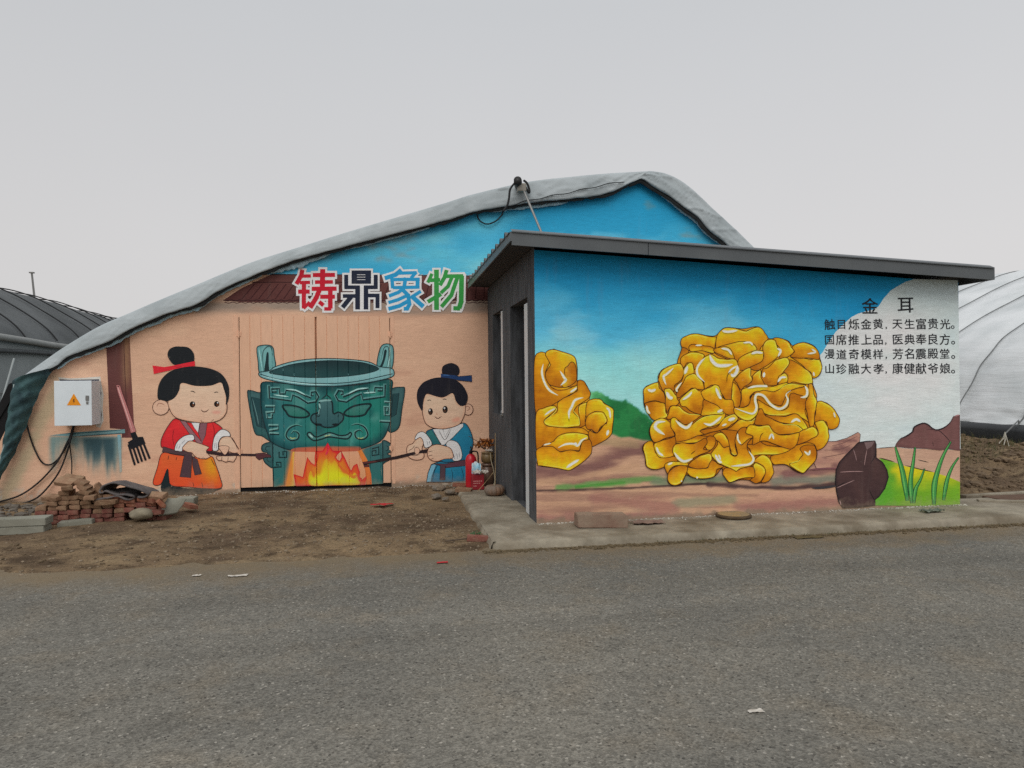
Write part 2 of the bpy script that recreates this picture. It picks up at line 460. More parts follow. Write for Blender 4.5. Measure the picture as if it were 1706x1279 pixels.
def road_mat():
    m, t, b = nodes('asphalt')
    big = texnoise(t, .35, 4, .6); mid = texnoise(t, 2.6, 5, .6); fine = texnoise(t, 95, 4, .75)
    c = mixrgb(t, maprange(t, big.outputs['Fac'], 0, 1, .35, .65), gc(122, 118, 109), gc(106, 104, 98))
    c = mixrgb(t, maprange(t, mid.outputs['Fac'], 0, .40, .5, .75), c, gc(128, 116, 98))
    med = texnoise(t, 14, 5, .7); c = mixrgb(t, 1.0, c, grey(t, maprange(t, med.outputs['Fac'], .80, 1.2)), 'MULTIPLY')
    trk = texnoise(t, 1.0, 3, .55, (.10, 1.25, 1)); c = mixrgb(t, 1.0, c, grey(t, maprange(t, trk.outputs['Fac'], .78, 1.17)), 'MULTIPLY')
    stn = texnoise(t, 1.7, 6, .7); c = mixrgb(t, maprange(t, stn.outputs['Fac'], 0, .45, .60, .72), c, gc(84, 82, 76))
    vo = t.nodes.new('ShaderNodeTexVoronoi'); vo.inputs['Scale'].default_value = 84
    tc = t.nodes.new('ShaderNodeTexCoord'); t.links.new(tc.outputs['Object'], vo.inputs['Vector'])
    sepc = t.nodes.new('ShaderNodeSeparateColor'); t.links.new(vo.outputs['Color'], sepc.inputs[0])
    st = maprange(t, sepc.outputs[0], .72, 1.29, 0, 1)
    c = mixrgb(t, 1.0, c, grey(t, st), 'MULTIPLY')
    c = mixrgb(t, 1.0, c, grey(t, maprange(t, fine.outputs['Fac'], .72, 1.28)), 'MULTIPLY')
    br = maprange(t, sepc.outputs[1], 0, .5, .975, .99); c = mixrgb(t, br, c, gc(190, 184, 172))
    dk = maprange(t, sepc.outputs[2], 0, .6, .955, .985); c = mixrgb(t, dk, c, gc(48, 46, 44))
    # earth washed over the asphalt along the yard
    sp = t.nodes.new('ShaderNodeSeparateXYZ'); t.links.new(tc.outputs['Object'], sp.inputs[0])
    add = t.nodes.new('ShaderNodeMath'); add.operation = 'MULTIPLY_ADD'; add.inputs[1].default_value = 1.1
    t.links.new(mid.outputs['Fac'], add.inputs[0]); t.links.new(sp.outputs['Y'], add.inputs[2])
    c = mixrgb(t, maprange(t, add.outputs[0], 0, .75, -1.05, -.30), c, gc(124, 108, 84))
    t.links.new(c, b.inputs['Base Color']); b.inputs['Roughness'].default_value = .9; b.inputs['Specular IOR Level'].default_value = .15
    hs = t.nodes.new('ShaderNodeMath'); hs.operation = 'ADD'; t.links.new(vo.outputs['Distance'], hs.inputs[0]); t.links.new(fine.outputs['Fac'], hs.inputs[1])
    bump(t, b, hs.outputs[0], .006, .8)
    return m
tag(obj('road', [(-160, -9.5, ROADZ), (160, -9.5, ROADZ), (160, -.55, ROADZ), (-160, -.55, ROADZ)], [(0, 1, 2, 3)], road_mat()), kind='structure')

# concrete apron round the annex: worn front and left edges
CONC = mat('worn_concrete', gc(146, 138, 122), .9, .30, 5.5, col2=gc(108, 98, 82), c2scale=1.7, bmp=.010, bscale=26)
def apron():
    nx, ny = 260, 90; X0, X1, Y1 = -.6, 9.2, .35; v = []; f = []
    def front(x): return -.80-.02*math.sin(x*.9)+.022*mnoise.noise(Vector((x*2.1, 0, 2)))+.018*mnoise.noise(Vector((x*9, 0, 2)))+.012*mnoise.noise(Vector((x*31, 0, 2)))
    xs = [X0+(X1-X0)*(i/nx) for i in range(nx+1)]
    rows = [(-.028, -.10), (-.012, -.035), (.0, -.012), (.016, .002), (.06, .004)]
    for (dy, z) in rows:
        for x in xs:
            k = min(1, max(0, (x-X0)/.06)); v.append((max(x, X0+.0), front(x)+dy+.05*(1-k), z+.004*mnoise.noise(Vector((x*8, dy*90, 1)))-(.02 if (x-X0) < .03 else 0)))
    for j in range(1, 13):
        for x in xs:
            y0 = front(x)+.06; y = y0+(Y1-y0)*j/12; v.append((x, y, .004+.004*mnoise.noise(Vector((x*3, y*3, 5)))))
    n = nx+1
    for j in range(len(rows)+11):
        for i in range(nx): f.append((j*n+i, j*n+i+1, (j+1)*n+i+1, (j+1)*n+i))
    k = len(v)                                           # the strip along the annex side wall
    def left(y): return X0+.04*mnoise.noise(Vector((y*2, 3, 0)))+.02*mnoise.noise(Vector((y*9, 3, 0)))
    cols = [(-.02, -.09), (-.008, -.03), (.012, 0.0), (.05, .004), (.2, .005), (.4, .005), (.66, .005)]
    ys = [Y1-.005+(3.5-Y1)*j/60 for j in range(61)]
    for y in ys:
        for (dx, z) in cols: v.append((left(y)+dx if dx < .3 else X0+dx, y, z+.004*mnoise.noise(Vector((dx*30, y*6, 1)))))
    for j in range(60):
        for i in range(len(cols)-1): a = k+j*len(cols)+i; f.append((a, a+1, a+len(cols)+1, a+len(cols)))
    k = len(v)                                           # left end of the front strip
    for j in range(13+4):
        pass
    ysl = [front(X0)+.03+(Y1-front(X0))*j/30 for j in range(31)]
    for y in ysl:
        for (dx, z) in ((-.035, -.10), (-.012, -.035), (.004, .0), (.03, .0045)):
            v.append((X0+dx+.02*mnoise.noise(Vector((y*9, 3, 0))), y, z))
    for j in range(30):
        for i in range(3): a = k+j*4+i; f.append((a, a+1, a+5, a+4))
    tag(obj('pavement', v, f, CONC, None, True), kind='structure')
apron()

# ================================================================== GREENHOUSE with the painted end wall
GH = empty('greenhouse', (-1.5, FAC, 0), 'long greenhouse with a blue and tan painted end wall and a big metal gate', 'greenhouse')
INNER = [(38, 630), (90, 611), (113, 594), (176, 571), (217, 548.6), (277, 523), (328, 507), (365.5, 484), (430, 456), (497, 432), (590, 407), (740, 368), (797, 351.5), (889, 337), (961.6, 330), (1012, 322), (1056.5, 302), (1071, 298.5), (1091, 312), (1117, 327), (1139, 344), (1164, 362), (1183, 384), (1212, 408), (1236, 440), (1250, 480)]
OUTER = [(36, 628), (75, 600), (110, 576), (164, 544), (214, 522), (265, 500), (328, 474), (378, 453), (427, 434), (500, 411), (590, 383), (735, 340), (790, 323), (879, 303), (950, 294.5), (1010, 289), (1070, 285.5), (1088, 285.2), (1112, 290), (1139, 304), (1164, 325), (1185, 345), (1208, 366), (1240, 396), (1268, 426), (1290, 460)]
def prof(pts, y): return [(q[0], q[2]) for q in (onY(a, b, y) for a, b in spline(pts, False, 14))]
YI, YO = FAC-.15, FAC-.09
PI_, PO_ = prof(INNER, YI), prof(OUTER, YO)
# end wall
wx = np.array([p[0] for p in PI_]); wz = np.array([p[1] for p in PI_])+.05
curve_x = np.concatenate([[-7.35, -7.1, -6.85], wx]); curve_z = np.concatenate([[-.1, .45, 1.0], wz])
order = np.argsort(curve_x); curve_x, curve_z = curve_x[order], curve_z[order]
g0, g1 = onY(398.3, 600, FAC)[0], onY(650.4, 600, FAC)[0]
gm = onY(526.5, 600, FAC)[0]; GTOP = onY(525, 526, FAC)[2]; GB = .015
xs = np.unique(np.concatenate([np.linspace(-7.3, wx.max(), 620), [g0, g1]])); NR = 210
ztop = np.interp(xs, curve_x, curve_z)
V = np.array([(x, FAC, -.15+(zt+.15)*j/NR) for x, zt in zip(xs, ztop) for j in range(NR+1)])
fc = []
for i in range(len(xs)-1):
    for j in range(NR):
        a = i*(NR+1)+j; cx = (xs[i]+xs[i+1])/2; cz = V[a][2]
        if g0 < cx < g1 and cz < GTOP-.03: continue
        fc.append((a, a+NR+1, a+NR+2, a+1))
P = proj(V)
n1 = vnoise(P, 90, 3, 4, .5, 1); n2 = vnoise(P, 26, 4, 4, .35, 1)
C = lerpc((200, 163, 137), (188, 150, 125), n1*.9)
C = blend(C, (206, 172, 144), sstep(n2, .55, .75)*.35)
C = blend(C, (160, 124, 104), brush(P, [(560, 520), (700, 519), (830, 516)], 12, .9, .4, 5)*.45)
C = blend(C, (128, 116, 106), brush(P, [(330, 512), (420, 508), (620, 509), (830, 506)], 13, .9, .6, 6, .15)*.85)
roofline = 457+.004*(P[:, 0]-450)
skyc = lerpc((32, 142, 184), (92, 180, 208), np.clip(sstep(vnoise(P, 120, 8, 4, .35, 1), .32, .68)*.75+.35*sstep(P[:, 1], 330, 450), 0, 1))
skyc = blend(skyc, (128, 192, 212), sstep(vnoise(P, 45, 12, 4, .5, 1), .58, .8)*.45)
skyc = blend(skyc, (20, 104, 142), brush(P, [tuple(q) for q in INNER[8:]], 13, .9, .4, 9)*.6)  # darker blue along the cover edge: paint plus shade put into the colour
C = np.where((P[:, 1] < roofline)[:, None], skyc, C)
# shade of teal overspray along the lower left curve
C = blend(C, (150, 150, 120), brush(P, [(96, 640), (70, 700), (40, 770), (5, 830)], 14, .9, .6, 10)*.5)
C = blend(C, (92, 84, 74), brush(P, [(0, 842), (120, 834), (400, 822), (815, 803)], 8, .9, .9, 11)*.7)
C = blend(C, (176, 170, 158), sstep(vnoise(P, 12, 91, 4), .58, .66)*(1-sstep(V[:, 2], .02, .16))*.8)
C = blend(C, (168, 124, 104), sstep(vnoise(P, 34, 93, 4, .5, 1.2), .62, .8)*.35)
# the work bench behind the power box, dry-brushed teal
dr = vnoise(np.stack([P[:, 0], P[:, 1]*.12], 1), 9, 21, 3)
bench = sstep(P[:, 0], 78, 88)*(1-sstep(P[:, 0], 200, 206))*sstep(P[:, 1], 724, 730)*(1-sstep(P[:, 1]+dr*85, 770, 842))
C = blend(C, (92, 124, 126), np.clip(bench, 0, 1)*.85)
dk = sstep(P[:, 0], 118, 150)*(1-sstep(P[:, 0], 186, 196))*sstep(P[:, 1], 726, 734)*(1-sstep(P[:, 1]+dr*70, 772, 815))
C = blend(C, (44, 70, 78), np.clip(dk, 0, 1)*.85)
C = blend(C, (198, 158, 128), brush(P, [(118, 745), (124, 800)], 10, .9, .6, 13)*.55)
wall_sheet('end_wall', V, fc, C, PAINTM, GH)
# gate: two ribbed leaves
def gate_leaf(xa, xb, seed):
    rib = [xa+.006]+[xa+(xb-xa)*k/7 for k in range(1, 7)]+[xb-.006]
    cols = []
    for k, x in enumerate(rib):
        wv, dv = (.007, .035) if k in (0, 7) else (.006, .007)
        cols += [(x-wv, 0), (x, dv), (x+wv, 0)]
        if k < 7: cols += [(x+(rib[k+1]-x)*q, 0) for q in (.3, .5, .7)]
    cols = cols[1:-1]; cols[0] = (xa, .035); cols[-1] = (xb, .035)
    NZ = 120; V = np.array([(x, FAC-.004+d, GB+(GTOP-GB)*j/NZ) for x, d in cols for j in range(NZ+1)])
    fc = [(i*(NZ+1)+j, (i+1)*(NZ+1)+j, (i+1)*(NZ+1)+j+1, i*(NZ+1)+j+1) for i in range(len(cols)-1) for j in range(NZ)]
    Pp = proj(V); C = lerpc((201, 163, 137), (192, 153, 126), vnoise(Pp, 60, seed, 4, 1, .25))
    wall_sheet('gate_leaf', V, fc, C, PAINTG, GH)
    return rib
R1 = gate_leaf(g0, gm-.004, 31); R2 = gate_leaf(gm+.004, g1, 32)
GROOVES = [(x, .006, .007) for x in R1[1:-1]+R2[1:-1]]+[(g0+.006, .007, .035), (gm-.006, .008, .035), (g1-.006, .007, .035)]
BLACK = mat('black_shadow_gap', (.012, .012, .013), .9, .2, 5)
STEEL = mat('galvanised_steel', gc(128, 128, 126), .45, .15, 12, metal=.6)
tanm = mat('painted_steel_trim', wc(196, 156, 130), .6, .12, 12)
mb = MB(); mb.box((g0-.02, FAC+.03, -.2), (g1+.02, FAC+.05, GB+.02)); mb.build('gate_gap_shade', BLACK, GH)  # black strip stands in for the shaded gap under the gate
mb = MB(); mb.box((gm-.02, FAC+.045, GB), (gm+.02, FAC+.06, GTOP)); mb.box((g0, FAC+.06, GB), (g1, FAC+.07, GTOP)); mb.build('gate_backing', BLACK, GH)
mb = MB(); mb.box((g0-.075, FAC-.0035, 0), (g0-.014, FAC+.02, GTOP+.0)); mb.build('gate_jamb', tanm, GH)
mb = MB(); mb.box((g1+.014, FAC-.0035, 0), (g1+.06, FAC+.02, GTOP+.0)); mb.build('gate_jamb', tanm, GH)
for z in (GTOP-.28, .55):
    for gx, s in ((g0, -1), (g1, 1)):
        mb = MB(); mb.tube([(gx, FAC-.016, z-.05), (gx, FAC-.016, z+.05)], .011, 8); mb.box((gx-.03, FAC-.013, z-.03), (gx+.03, FAC-.006, z+.03), .002); mb.build('hinge', tanm, GH)

# cover: silver sheet, its front rim turned down over the wall
COVER = mat('silver_cover', wc(160, 168, 171, 1/.82), .55, .10, 2.0, col2=wc(142, 151, 154, 1/.82), c2scale=1.3, bmp=.006, bscale=14, spec=.35)
def cover():
    n = len(PO_); rows = []
    cr = [mnoise.noise(Vector((PO_[i][0]*1.6, 0, 4))) for i in range(n)]
    for k, (t, dy) in enumerate([(j/13, -.02*math.sin(math.pi*(j/13))**.5) for j in range(14)]):
        row = []
        for i in range(n):
            o, q = PO_[i], PI_[i]; x = o[0]+(q[0]-o[0])*t; z = o[1]+(q[1]-o[1])*t; y = YO+(YI-YO)*t
            wr = mnoise.noise(Vector((x*5+z*9, t*2.0, 1)))*.022+mnoise.noise(Vector((x*14+z*20, t*3, 8)))*.010
            rn = 1-abs(mnoise.noise(Vector((x*2.6+t*1.5, t*1.2+x*.3, 6)))*2.2); r2_ = 1-abs(mnoise.noise(Vector((x*5.5-t*2.2, t*1.5, 16)))*2.4)
            wr = wr*.8-.035*max(0, rn)**6-.022*max(0, r2_)**7
            wr *= .60 if x > .0 else .20
            row.append((x, y+dy+wr*(1 if 0 < t < 1 else .3), z+(.012*mnoise.noise(Vector((x*6, 0, 2))) if t == 1 else 0)))
        rows.append(row)
    rows.append([(p[0], FAC-.01, p[2]+.03) for p in rows[-1]])
    back = []
    for y in (FAC+.3, FAC+2, FAC+6, FAC+14, FAC+34):
        back.append([(o[0], y, o[1]+.02*mnoise.noise(Vector((o[0]*2, y, 0)))) for o in PO_])
    rows = back[::-1]+rows
    v = [p for r in rows for p in r]; f = [(j*n+i, (j+1)*n+i, (j+1)*n+i+1, j*n+i+1) for j in range(len(rows)-1) for i in range(n-1)]
    o = obj('cover', v, f, COVER, GH, True); fix_normals(o)
    # right-hand and left-hand flanks down to the ground
    a = PO_[-1]; v = [(a[0], FAC, a[1]), (a[0], FAC+34, a[1]), (6.9, FAC+34, 0), (6.9, FAC, 0)]
    a = PO_[0]
    m = mat('dark_flank_film', wc(60, 66, 66), .6, .2, 3)
    v = [(a[0], FAC, a[1]), (a[0]-.45, FAC, .9), (a[0]-.75, FAC, -.1), (a[0], FAC+34, a[1]), (a[0]-.45, FAC+34, .9), (a[0]-.75, FAC+34, -.1)]
    obj('flank_film', v, [(0, 1, 4, 3), (1, 2, 5, 4)], m, GH)
    b = PO_[-1]
    obj('back_wall', [(b[0], FAC, b[1]), (b[0], FAC, -.1), (b[0], FAC+34, -.1), (b[0], FAC+34, b[1])], [(0, 1, 2, 3)], mat('rough_render', wc(120, 116, 110), .9, .2, 4), GH)
cover()
HEM = mat('black_hem', (.018, .02, .021), .7, .3, 12)
def hem():
    v = []; n = len(PI_); k = 0; pts = []
    for i in range(n-1):
        for s in range(4):
            t = s/4; pts.append((PI_[i][0]*(1-t)+PI_[i+1][0]*t, PI_[i][1]*(1-t)+PI_[i+1][1]*t))
    N = len(pts)
    for i, (x, z) in enumerate(pts):
        tx = np.array(pts[min(i+1, N-1)])-np.array(pts[max(i-1, 0)]); tx = tx/np.hypot(*tx); nn = (tx[1], -tx[0])
        wd = .034+.026*mnoise.noise(Vector((x*2.3, 5, 0)))+.02*mnoise.noise(Vector((x*11, 5, 0)))
        if x > 2.3: wd += .025
        wd = max(.012, wd)
        for (a, dy) in ((-.012, -.045), (wd*.5, -.055+.015*mnoise.noise(Vector((x*9, 1, 0)))), (wd, -.035)):
            v.append((x+nn[0]*a, FAC-.075+dy, z+nn[1]*a))
    f = [(i*3+j, (i+1)*3+j, (i+1)*3+j+1, i*3+j+1) for i in range(N-1) for j in range(2)]
    obj('hem', v, f, HEM, GH, True)
    film = mat('clear_film_fringe', wc(140, 168, 180), .25, .15, 10, bmp=.01, bscale=12, spec=.6)
    for (xa, xb, wmax, seed) in ((-6.2, -3.4, .05, 1), (-3.3, -2.4, .10, 2), (.05, 1.3, .06, 3), (2.9, 4.0, .05, 4), (-2.2, -.9, .025, 5)):
        v = []; idx = [i for i, p in enumerate(pts) if xa < p[0] < xb]
        for q, i in enumerate(idx):
            x, z = pts[i]; u = q/max(1, len(idx)-1); tx = np.array(pts[min(i+1, N-1)])-np.array(pts[max(i-1, 0)]); tx = tx/np.hypot(*tx); nn = (tx[1], -tx[0])
            wd = .03+wmax*math.sin(math.pi*u)**.6*(.55+.6*mnoise.noise(Vector((x*4, seed, 0)))+.35*mnoise.noise(Vector((x*17, seed, 0))))
            for (a, dy) in ((.0, .0), (wd*.6, -.012), (wd, 0.006)): v.append((x+nn[0]*a, FAC-.05+dy+.008*mnoise.noise(Vector((x*30, a*40, seed))), z+nn[1]*a))
        f = [(i*3+j, (i+1)*3+j, (i+1)*3+j+1, i*3+j+1) for i in range(len(idx)-1) for j in range(2)]
        obj('film_fringe', v, f, film, GH, True)
    # the lapped seam of the cover left of the ridge
    sp = spline([(848, 347), (880, 338), (920, 330), (960, 322), (1000, 313), (1040, 306)], False, 6)
    mb = MB(); mb.tube([tuple(onY(a, b-4+1.2*math.sin(i*.9), FAC-.185)) for i, (a, b) in enumerate(sp)], .007, 5); mb.build('seam_cord', HEM, GH, True)
hem()
# left end: dark ribbed quilt hanging from the cover down the curved front
def quilt():
    Lf = spline([(22, 634), (14, 690), (2, 760), (-22, 830), (-52, 880)], False, 14)
    Rt = spline([(92, 612), (72, 645), (56, 680), (44, 712), (30, 745), (12, 780), (-8, 812), (-34, 845)], False, 8)
    n = min(len(Lf), len(Rt)); Rt = [Rt[int(i*(len(Rt)-1)/(n-1))] for i in range(n)]; v = []; K = 22
    for i in range(n):
        for k in range(K+1):
            t = k/K; a = Lf[i]*(1-t)+Rt[i]*t
            y = FAC-.10-.16*math.sin(math.pi*min(1, t*1.05))**.7*(.4+.6*(1-i/n))-.014*math.sin(i*1.15+t*3)+.03*mnoise.noise(Vector((t*5, i*.16, 3)))
            q = onY(a[0], a[1], FAC-.08); v.append((q[0], y, q[2]))
    f = [(i*(K+1)+k, i*(K+1)+k+1, (i+1)*(K+1)+k+1, (i+1)*(K+1)+k) for i in range(n-1) for k in range(K)]
    q = mat('dark_teal_quilt', wc(52, 78, 80), .75, .3, 5, col2=wc(34, 52, 58), c2scale=4, bmp=.02, bscale=16)
    obj('side_quilt', v, f, q, GH, True)
    mb = MB(); mb.tube([tuple(onY(a[0], a[1], FAC-.16)) for a in spline([(24, 640), (20, 690), (8, 740), (-10, 800)], False, 6)], .014, 6)
    mb.build('quilt_edge', mat('pale_edge_tape', wc(128, 140, 138), .6, .2, 10), GH, True)
    v = [tuple(onY(*p, FAC+.02)) for p in ((40, 628), (14, 640), (-60, 800), (-60, 900), (60, 840), (60, 640))]
    obj('quilt_gap_dark', v, [tuple(range(6))], BLACK, GH)  # flat black sheet stands in for the dark gap behind the quilt
quilt()

# ================================================================== ANNEX
AX = empty('annex_building', (2.6, 1.7, 0), 'small flat-roofed annex painted with golden fungus, blue sky and a poem', 'building')
AW, AHL, AHR = 5.275, 2.983, 2.709
nx, nz = 420, 230
V = np.array([(AW*i/nx, 0, -.06+(AHL+(AHR-AHL)*i/nx+.06)*j/nz) for i in range(nx+1) for j in range(nz+1)])
fc = [(i*(nz+1)+j, (i+1)*(nz+1)+j, (i+1)*(nz+1)+j+1, i*(nz+1)+j+1) for i in range(nx) for j in range(nz)]
P = proj(V)
vv = (P[:, 1]-(452+.09*(P[:, 0]-900)))/165+(vnoise(P, 90, 41, 4, .4, 1)-.5)*.55
C = lerpc((20, 132, 180), (120, 194, 214), sstep(vv, .0, 1))
C = blend(C, (160, 208, 220), sstep(vv, .7, 1.45)*.75)
C = blend(C, (172, 208, 216), brush(P, [(905, 520), (935, 560), (960, 600)], 48, .95, .9, 42)*.22)
C = blend(C, (186, 206, 214), brush(P, [(945, 545), (985, 560)], 22, .95, 1.1, 43)*.25)
C = blend(C, (176, 208, 214), brush(P, [(1075, 590), (1130, 560), (1200, 540)], 40, .95, 1, 44)*.25)
gy = np.interp(P[:, 0], [890, 960, 1012, 1060, 1090, 1390, 1460, 1610], [770, 745, 722, 731, 735, 735, 744, 748])
hy = np.interp(P[:, 0], [970, 982, 1000, 1020, 1045, 1075, 1100, 1130], [640, 650, 652, 664, 668, 690, 712, 745])+(vnoise(P, 7, 46, 3)-.5)*8
hm = sstep(P[:, 1], hy-2, hy+3)*sstep(P[:, 0], 968, 990)*(1-sstep(P[:, 0], 1110, 1120))
hc = lerpc((96, 170, 112), (36, 116, 62), sstep(P[:, 0]+.9*(P[:, 1]-650)+(vnoise(P, 14, 47, 3)-.5)*60, 992, 1040))
C = C*(1-hm[:, None])+blend(hc, (24, 92, 50), sstep(vnoise(P, 16, 147, 3), .52, .7)*.6)*hm[:, None]
gm_ = sstep(P[:, 1]+(vnoise(P, 14, 48, 3)-.5)*6, gy-2, gy+3)
tan = lerpc((190, 156, 126), (170, 132, 108), vnoise(P, 46, 49, 4, .3, 1.4))
tan = blend(tan, (124, 90, 80), sstep(vnoise(P, 40, 50, 4, .16, 1.9), .54, .74)*.6)
tan = blend(tan, (138, 104, 90), sstep(vnoise(P, 11, 150, 3, .10, 1.6), .56, .72)*.55)
C = C*(1-gm_[:, None])+tan*gm_[:, None]
st = [((900, 783), (950, 792), (1000, 772), (1050, 752), (1085, 748)), 15, (112, 78, 74), .9], [((1000, 735), (1060, 742)), 7, (150, 130, 96), .6], [((900, 802), (960, 796), (1060, 776)), 7, (176, 140, 112), .8], \
     [((930, 812), (1000, 806), (1052, 800), (1100, 797)), 6, (92, 138, 74), .85], [((960, 811), (1040, 804)), 3, (62, 132, 50), .8], [((1090, 800), (1160, 798), (1220, 798)), 9, (98, 118, 92), .8], \
     [((893, 817), (960, 816), (1040, 813), (1110, 809), (1180, 805)), 2.0, (58, 42, 42), .95], [((1180, 806), (1260, 812), (1330, 812), (1394, 806)), 4, (64, 46, 46), .9], [((1290, 800), (1394, 797)), 8, (92, 104, 96), .7], \
     [((990, 832), (1060, 838), (1120, 846)), 12, (140, 96, 88), .7], [((900, 862), (980, 864), (1100, 862)), 9, (142, 98, 92), .8], [((1130, 838), (1220, 832)), 9, (122, 124, 102), .7], [((1230, 846), (1320, 840), (1395, 838)), 12, (136, 92, 88), .7], \
     [((1300, 765), (1390, 760)), 13, (120, 84, 82), .85], [((1310, 790), (1394, 782)), 8, (116, 78, 78), .75], [((1270, 824), (1394, 824)), 8, (182, 142, 120), .8]
for k, (pts, wd, col, al) in enumerate(st): C = blend(C, col, brush(P, pts, wd, .8, .7, 60+k, .25)*al)
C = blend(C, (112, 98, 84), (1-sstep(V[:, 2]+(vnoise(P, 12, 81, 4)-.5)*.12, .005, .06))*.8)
wall_sheet('front_wall', V, fc, C, PAINTM, AX)
GREYW = mat('grey_render', wc(72, 74, 77), .85, .30, 2.5, stretch=(6, 6, 1), col2=wc(52, 53, 55), c2scale=2.4, bmp=.004, bscale=30)
TH = .20
def side_wall():
    yb = [0, .40, 1.54, 2.14, 3.05, FAC-.004]; zb = [-.06, 0.0, 1.08, 2.52, 2.56, 3.02]; v = []; f = []
    def solid(j, k):
        if j < 0 or k < 0 or j > 4 or k > 4: return True
        if j == 1 and 1 <= k <= 2: return False
        if j == 3 and 2 <= k <= 3: return False
        return True
    def quad(a, b, c, d): n = len(v); v.extend([a, b, c, d]); f.append((n, n+1, n+2, n+3))
    for j in range(5):
        for k in range(5):
            y0, y1, z0, z1 = yb[j], yb[j+1], zb[k], zb[k+1]
            if solid(j, k):
                for x in (0.0, TH): quad((x, y0, z0), (x, y1, z0), (x, y1, z1), (x, y0, z1))
            else:
                if solid(j-1, k): quad((0, y0, z0), (TH, y0, z0), (TH, y0, z1), (0, y0, z1))
                if solid(j+1, k): quad((0, y1, z0), (TH, y1, z0), (TH, y1, z1), (0, y1, z1))
                if solid(j, k-1): quad((0, y0, z0), (TH, y0, z0), (TH, y1, z0), (0, y1, z0))
                if solid(j, k+1): quad((0, y0, z1), (TH, y0, z1), (TH, y1, z1), (0, y1, z1))
    obj('side_wall', v, f, GREYW, AX)
side_wall()
obj('inner_walls', [(TH, .2, -.05), (AW-.2, .2, -.05), (AW-.2, .2, 2.68), (TH, .2, 2.95), (AW, 0, -.06), (AW, FAC-.004, -.06), (AW, FAC-.004, 2.709), (AW, 0, 2.709), (TH, FAC-.02, -.05), (AW, FAC-.02, -.05), (AW, FAC-.02, 2.69), (TH, FAC-.02, 2.95)], [(0, 1, 2, 3), (4, 5, 6, 7), (8, 9, 10, 11)], mat('inner_render', wc(120, 118, 114), .9, .15, 3), AX)
obj('inner_floor', [(TH, .2, .002), (AW, .2, .002), (AW, FAC-.02, .002), (TH, FAC-.02, .002)], [(0, 1, 2, 3)], CONC, AX)
PVC = mat('white_plastic_frame', wc(176, 180, 182), .4, .06, 8)
mb = MB(); mb.box((.012, .402, .012), (.055, .66, 2.46), .006)
mb.build('door_frame', PVC, AX)
DGL = mat('dark_door_panel', wc(44, 45, 48), .35, .1, 5)
mb = MB(); mb.box((.15, .42, .02), (.185, 1.53, 2.50), .004); d = mb.build('door', DGL, AX)
mb = MB(); mb.tube([(.15, .70, 1.05), (.11, .70, 1.05), (.11, .80, 1.05)], .012, 8); mb.build('handle', STEEL, d)
mb = MB(); mb.box((.012, 2.142, 1.09), (.045, 2.36, 2.545), .005); mb.box((.11, 2.25, 1.082), (.15, 3.045, 1.12), .004); mb.box((.11, 2.25, 2.51), (.15, 3.045, 2.555), .004)
wf = mb.build('window', PVC, AX)
obj('pane', [(.13, 2.15, 1.10), (.13, 3.045, 1.10), (.13, 3.045, 2.53), (.13, 2.15, 2.53)], [(0, 1, 2, 3)], mat('dark_glass', (.02, .022, .024), .08, .05, 3, spec=.6), wf)
mb = MB(); mb.box((-.012, 2.15, 1.075), (.02, 2.20, 1.12), .004); mb.tube([(-.012, 2.17, 1.10), (-.03, 2.17, 1.09), (-.03, 2.17, 1.06)], .008, 6); mb.build('latch', STEEL, wf)
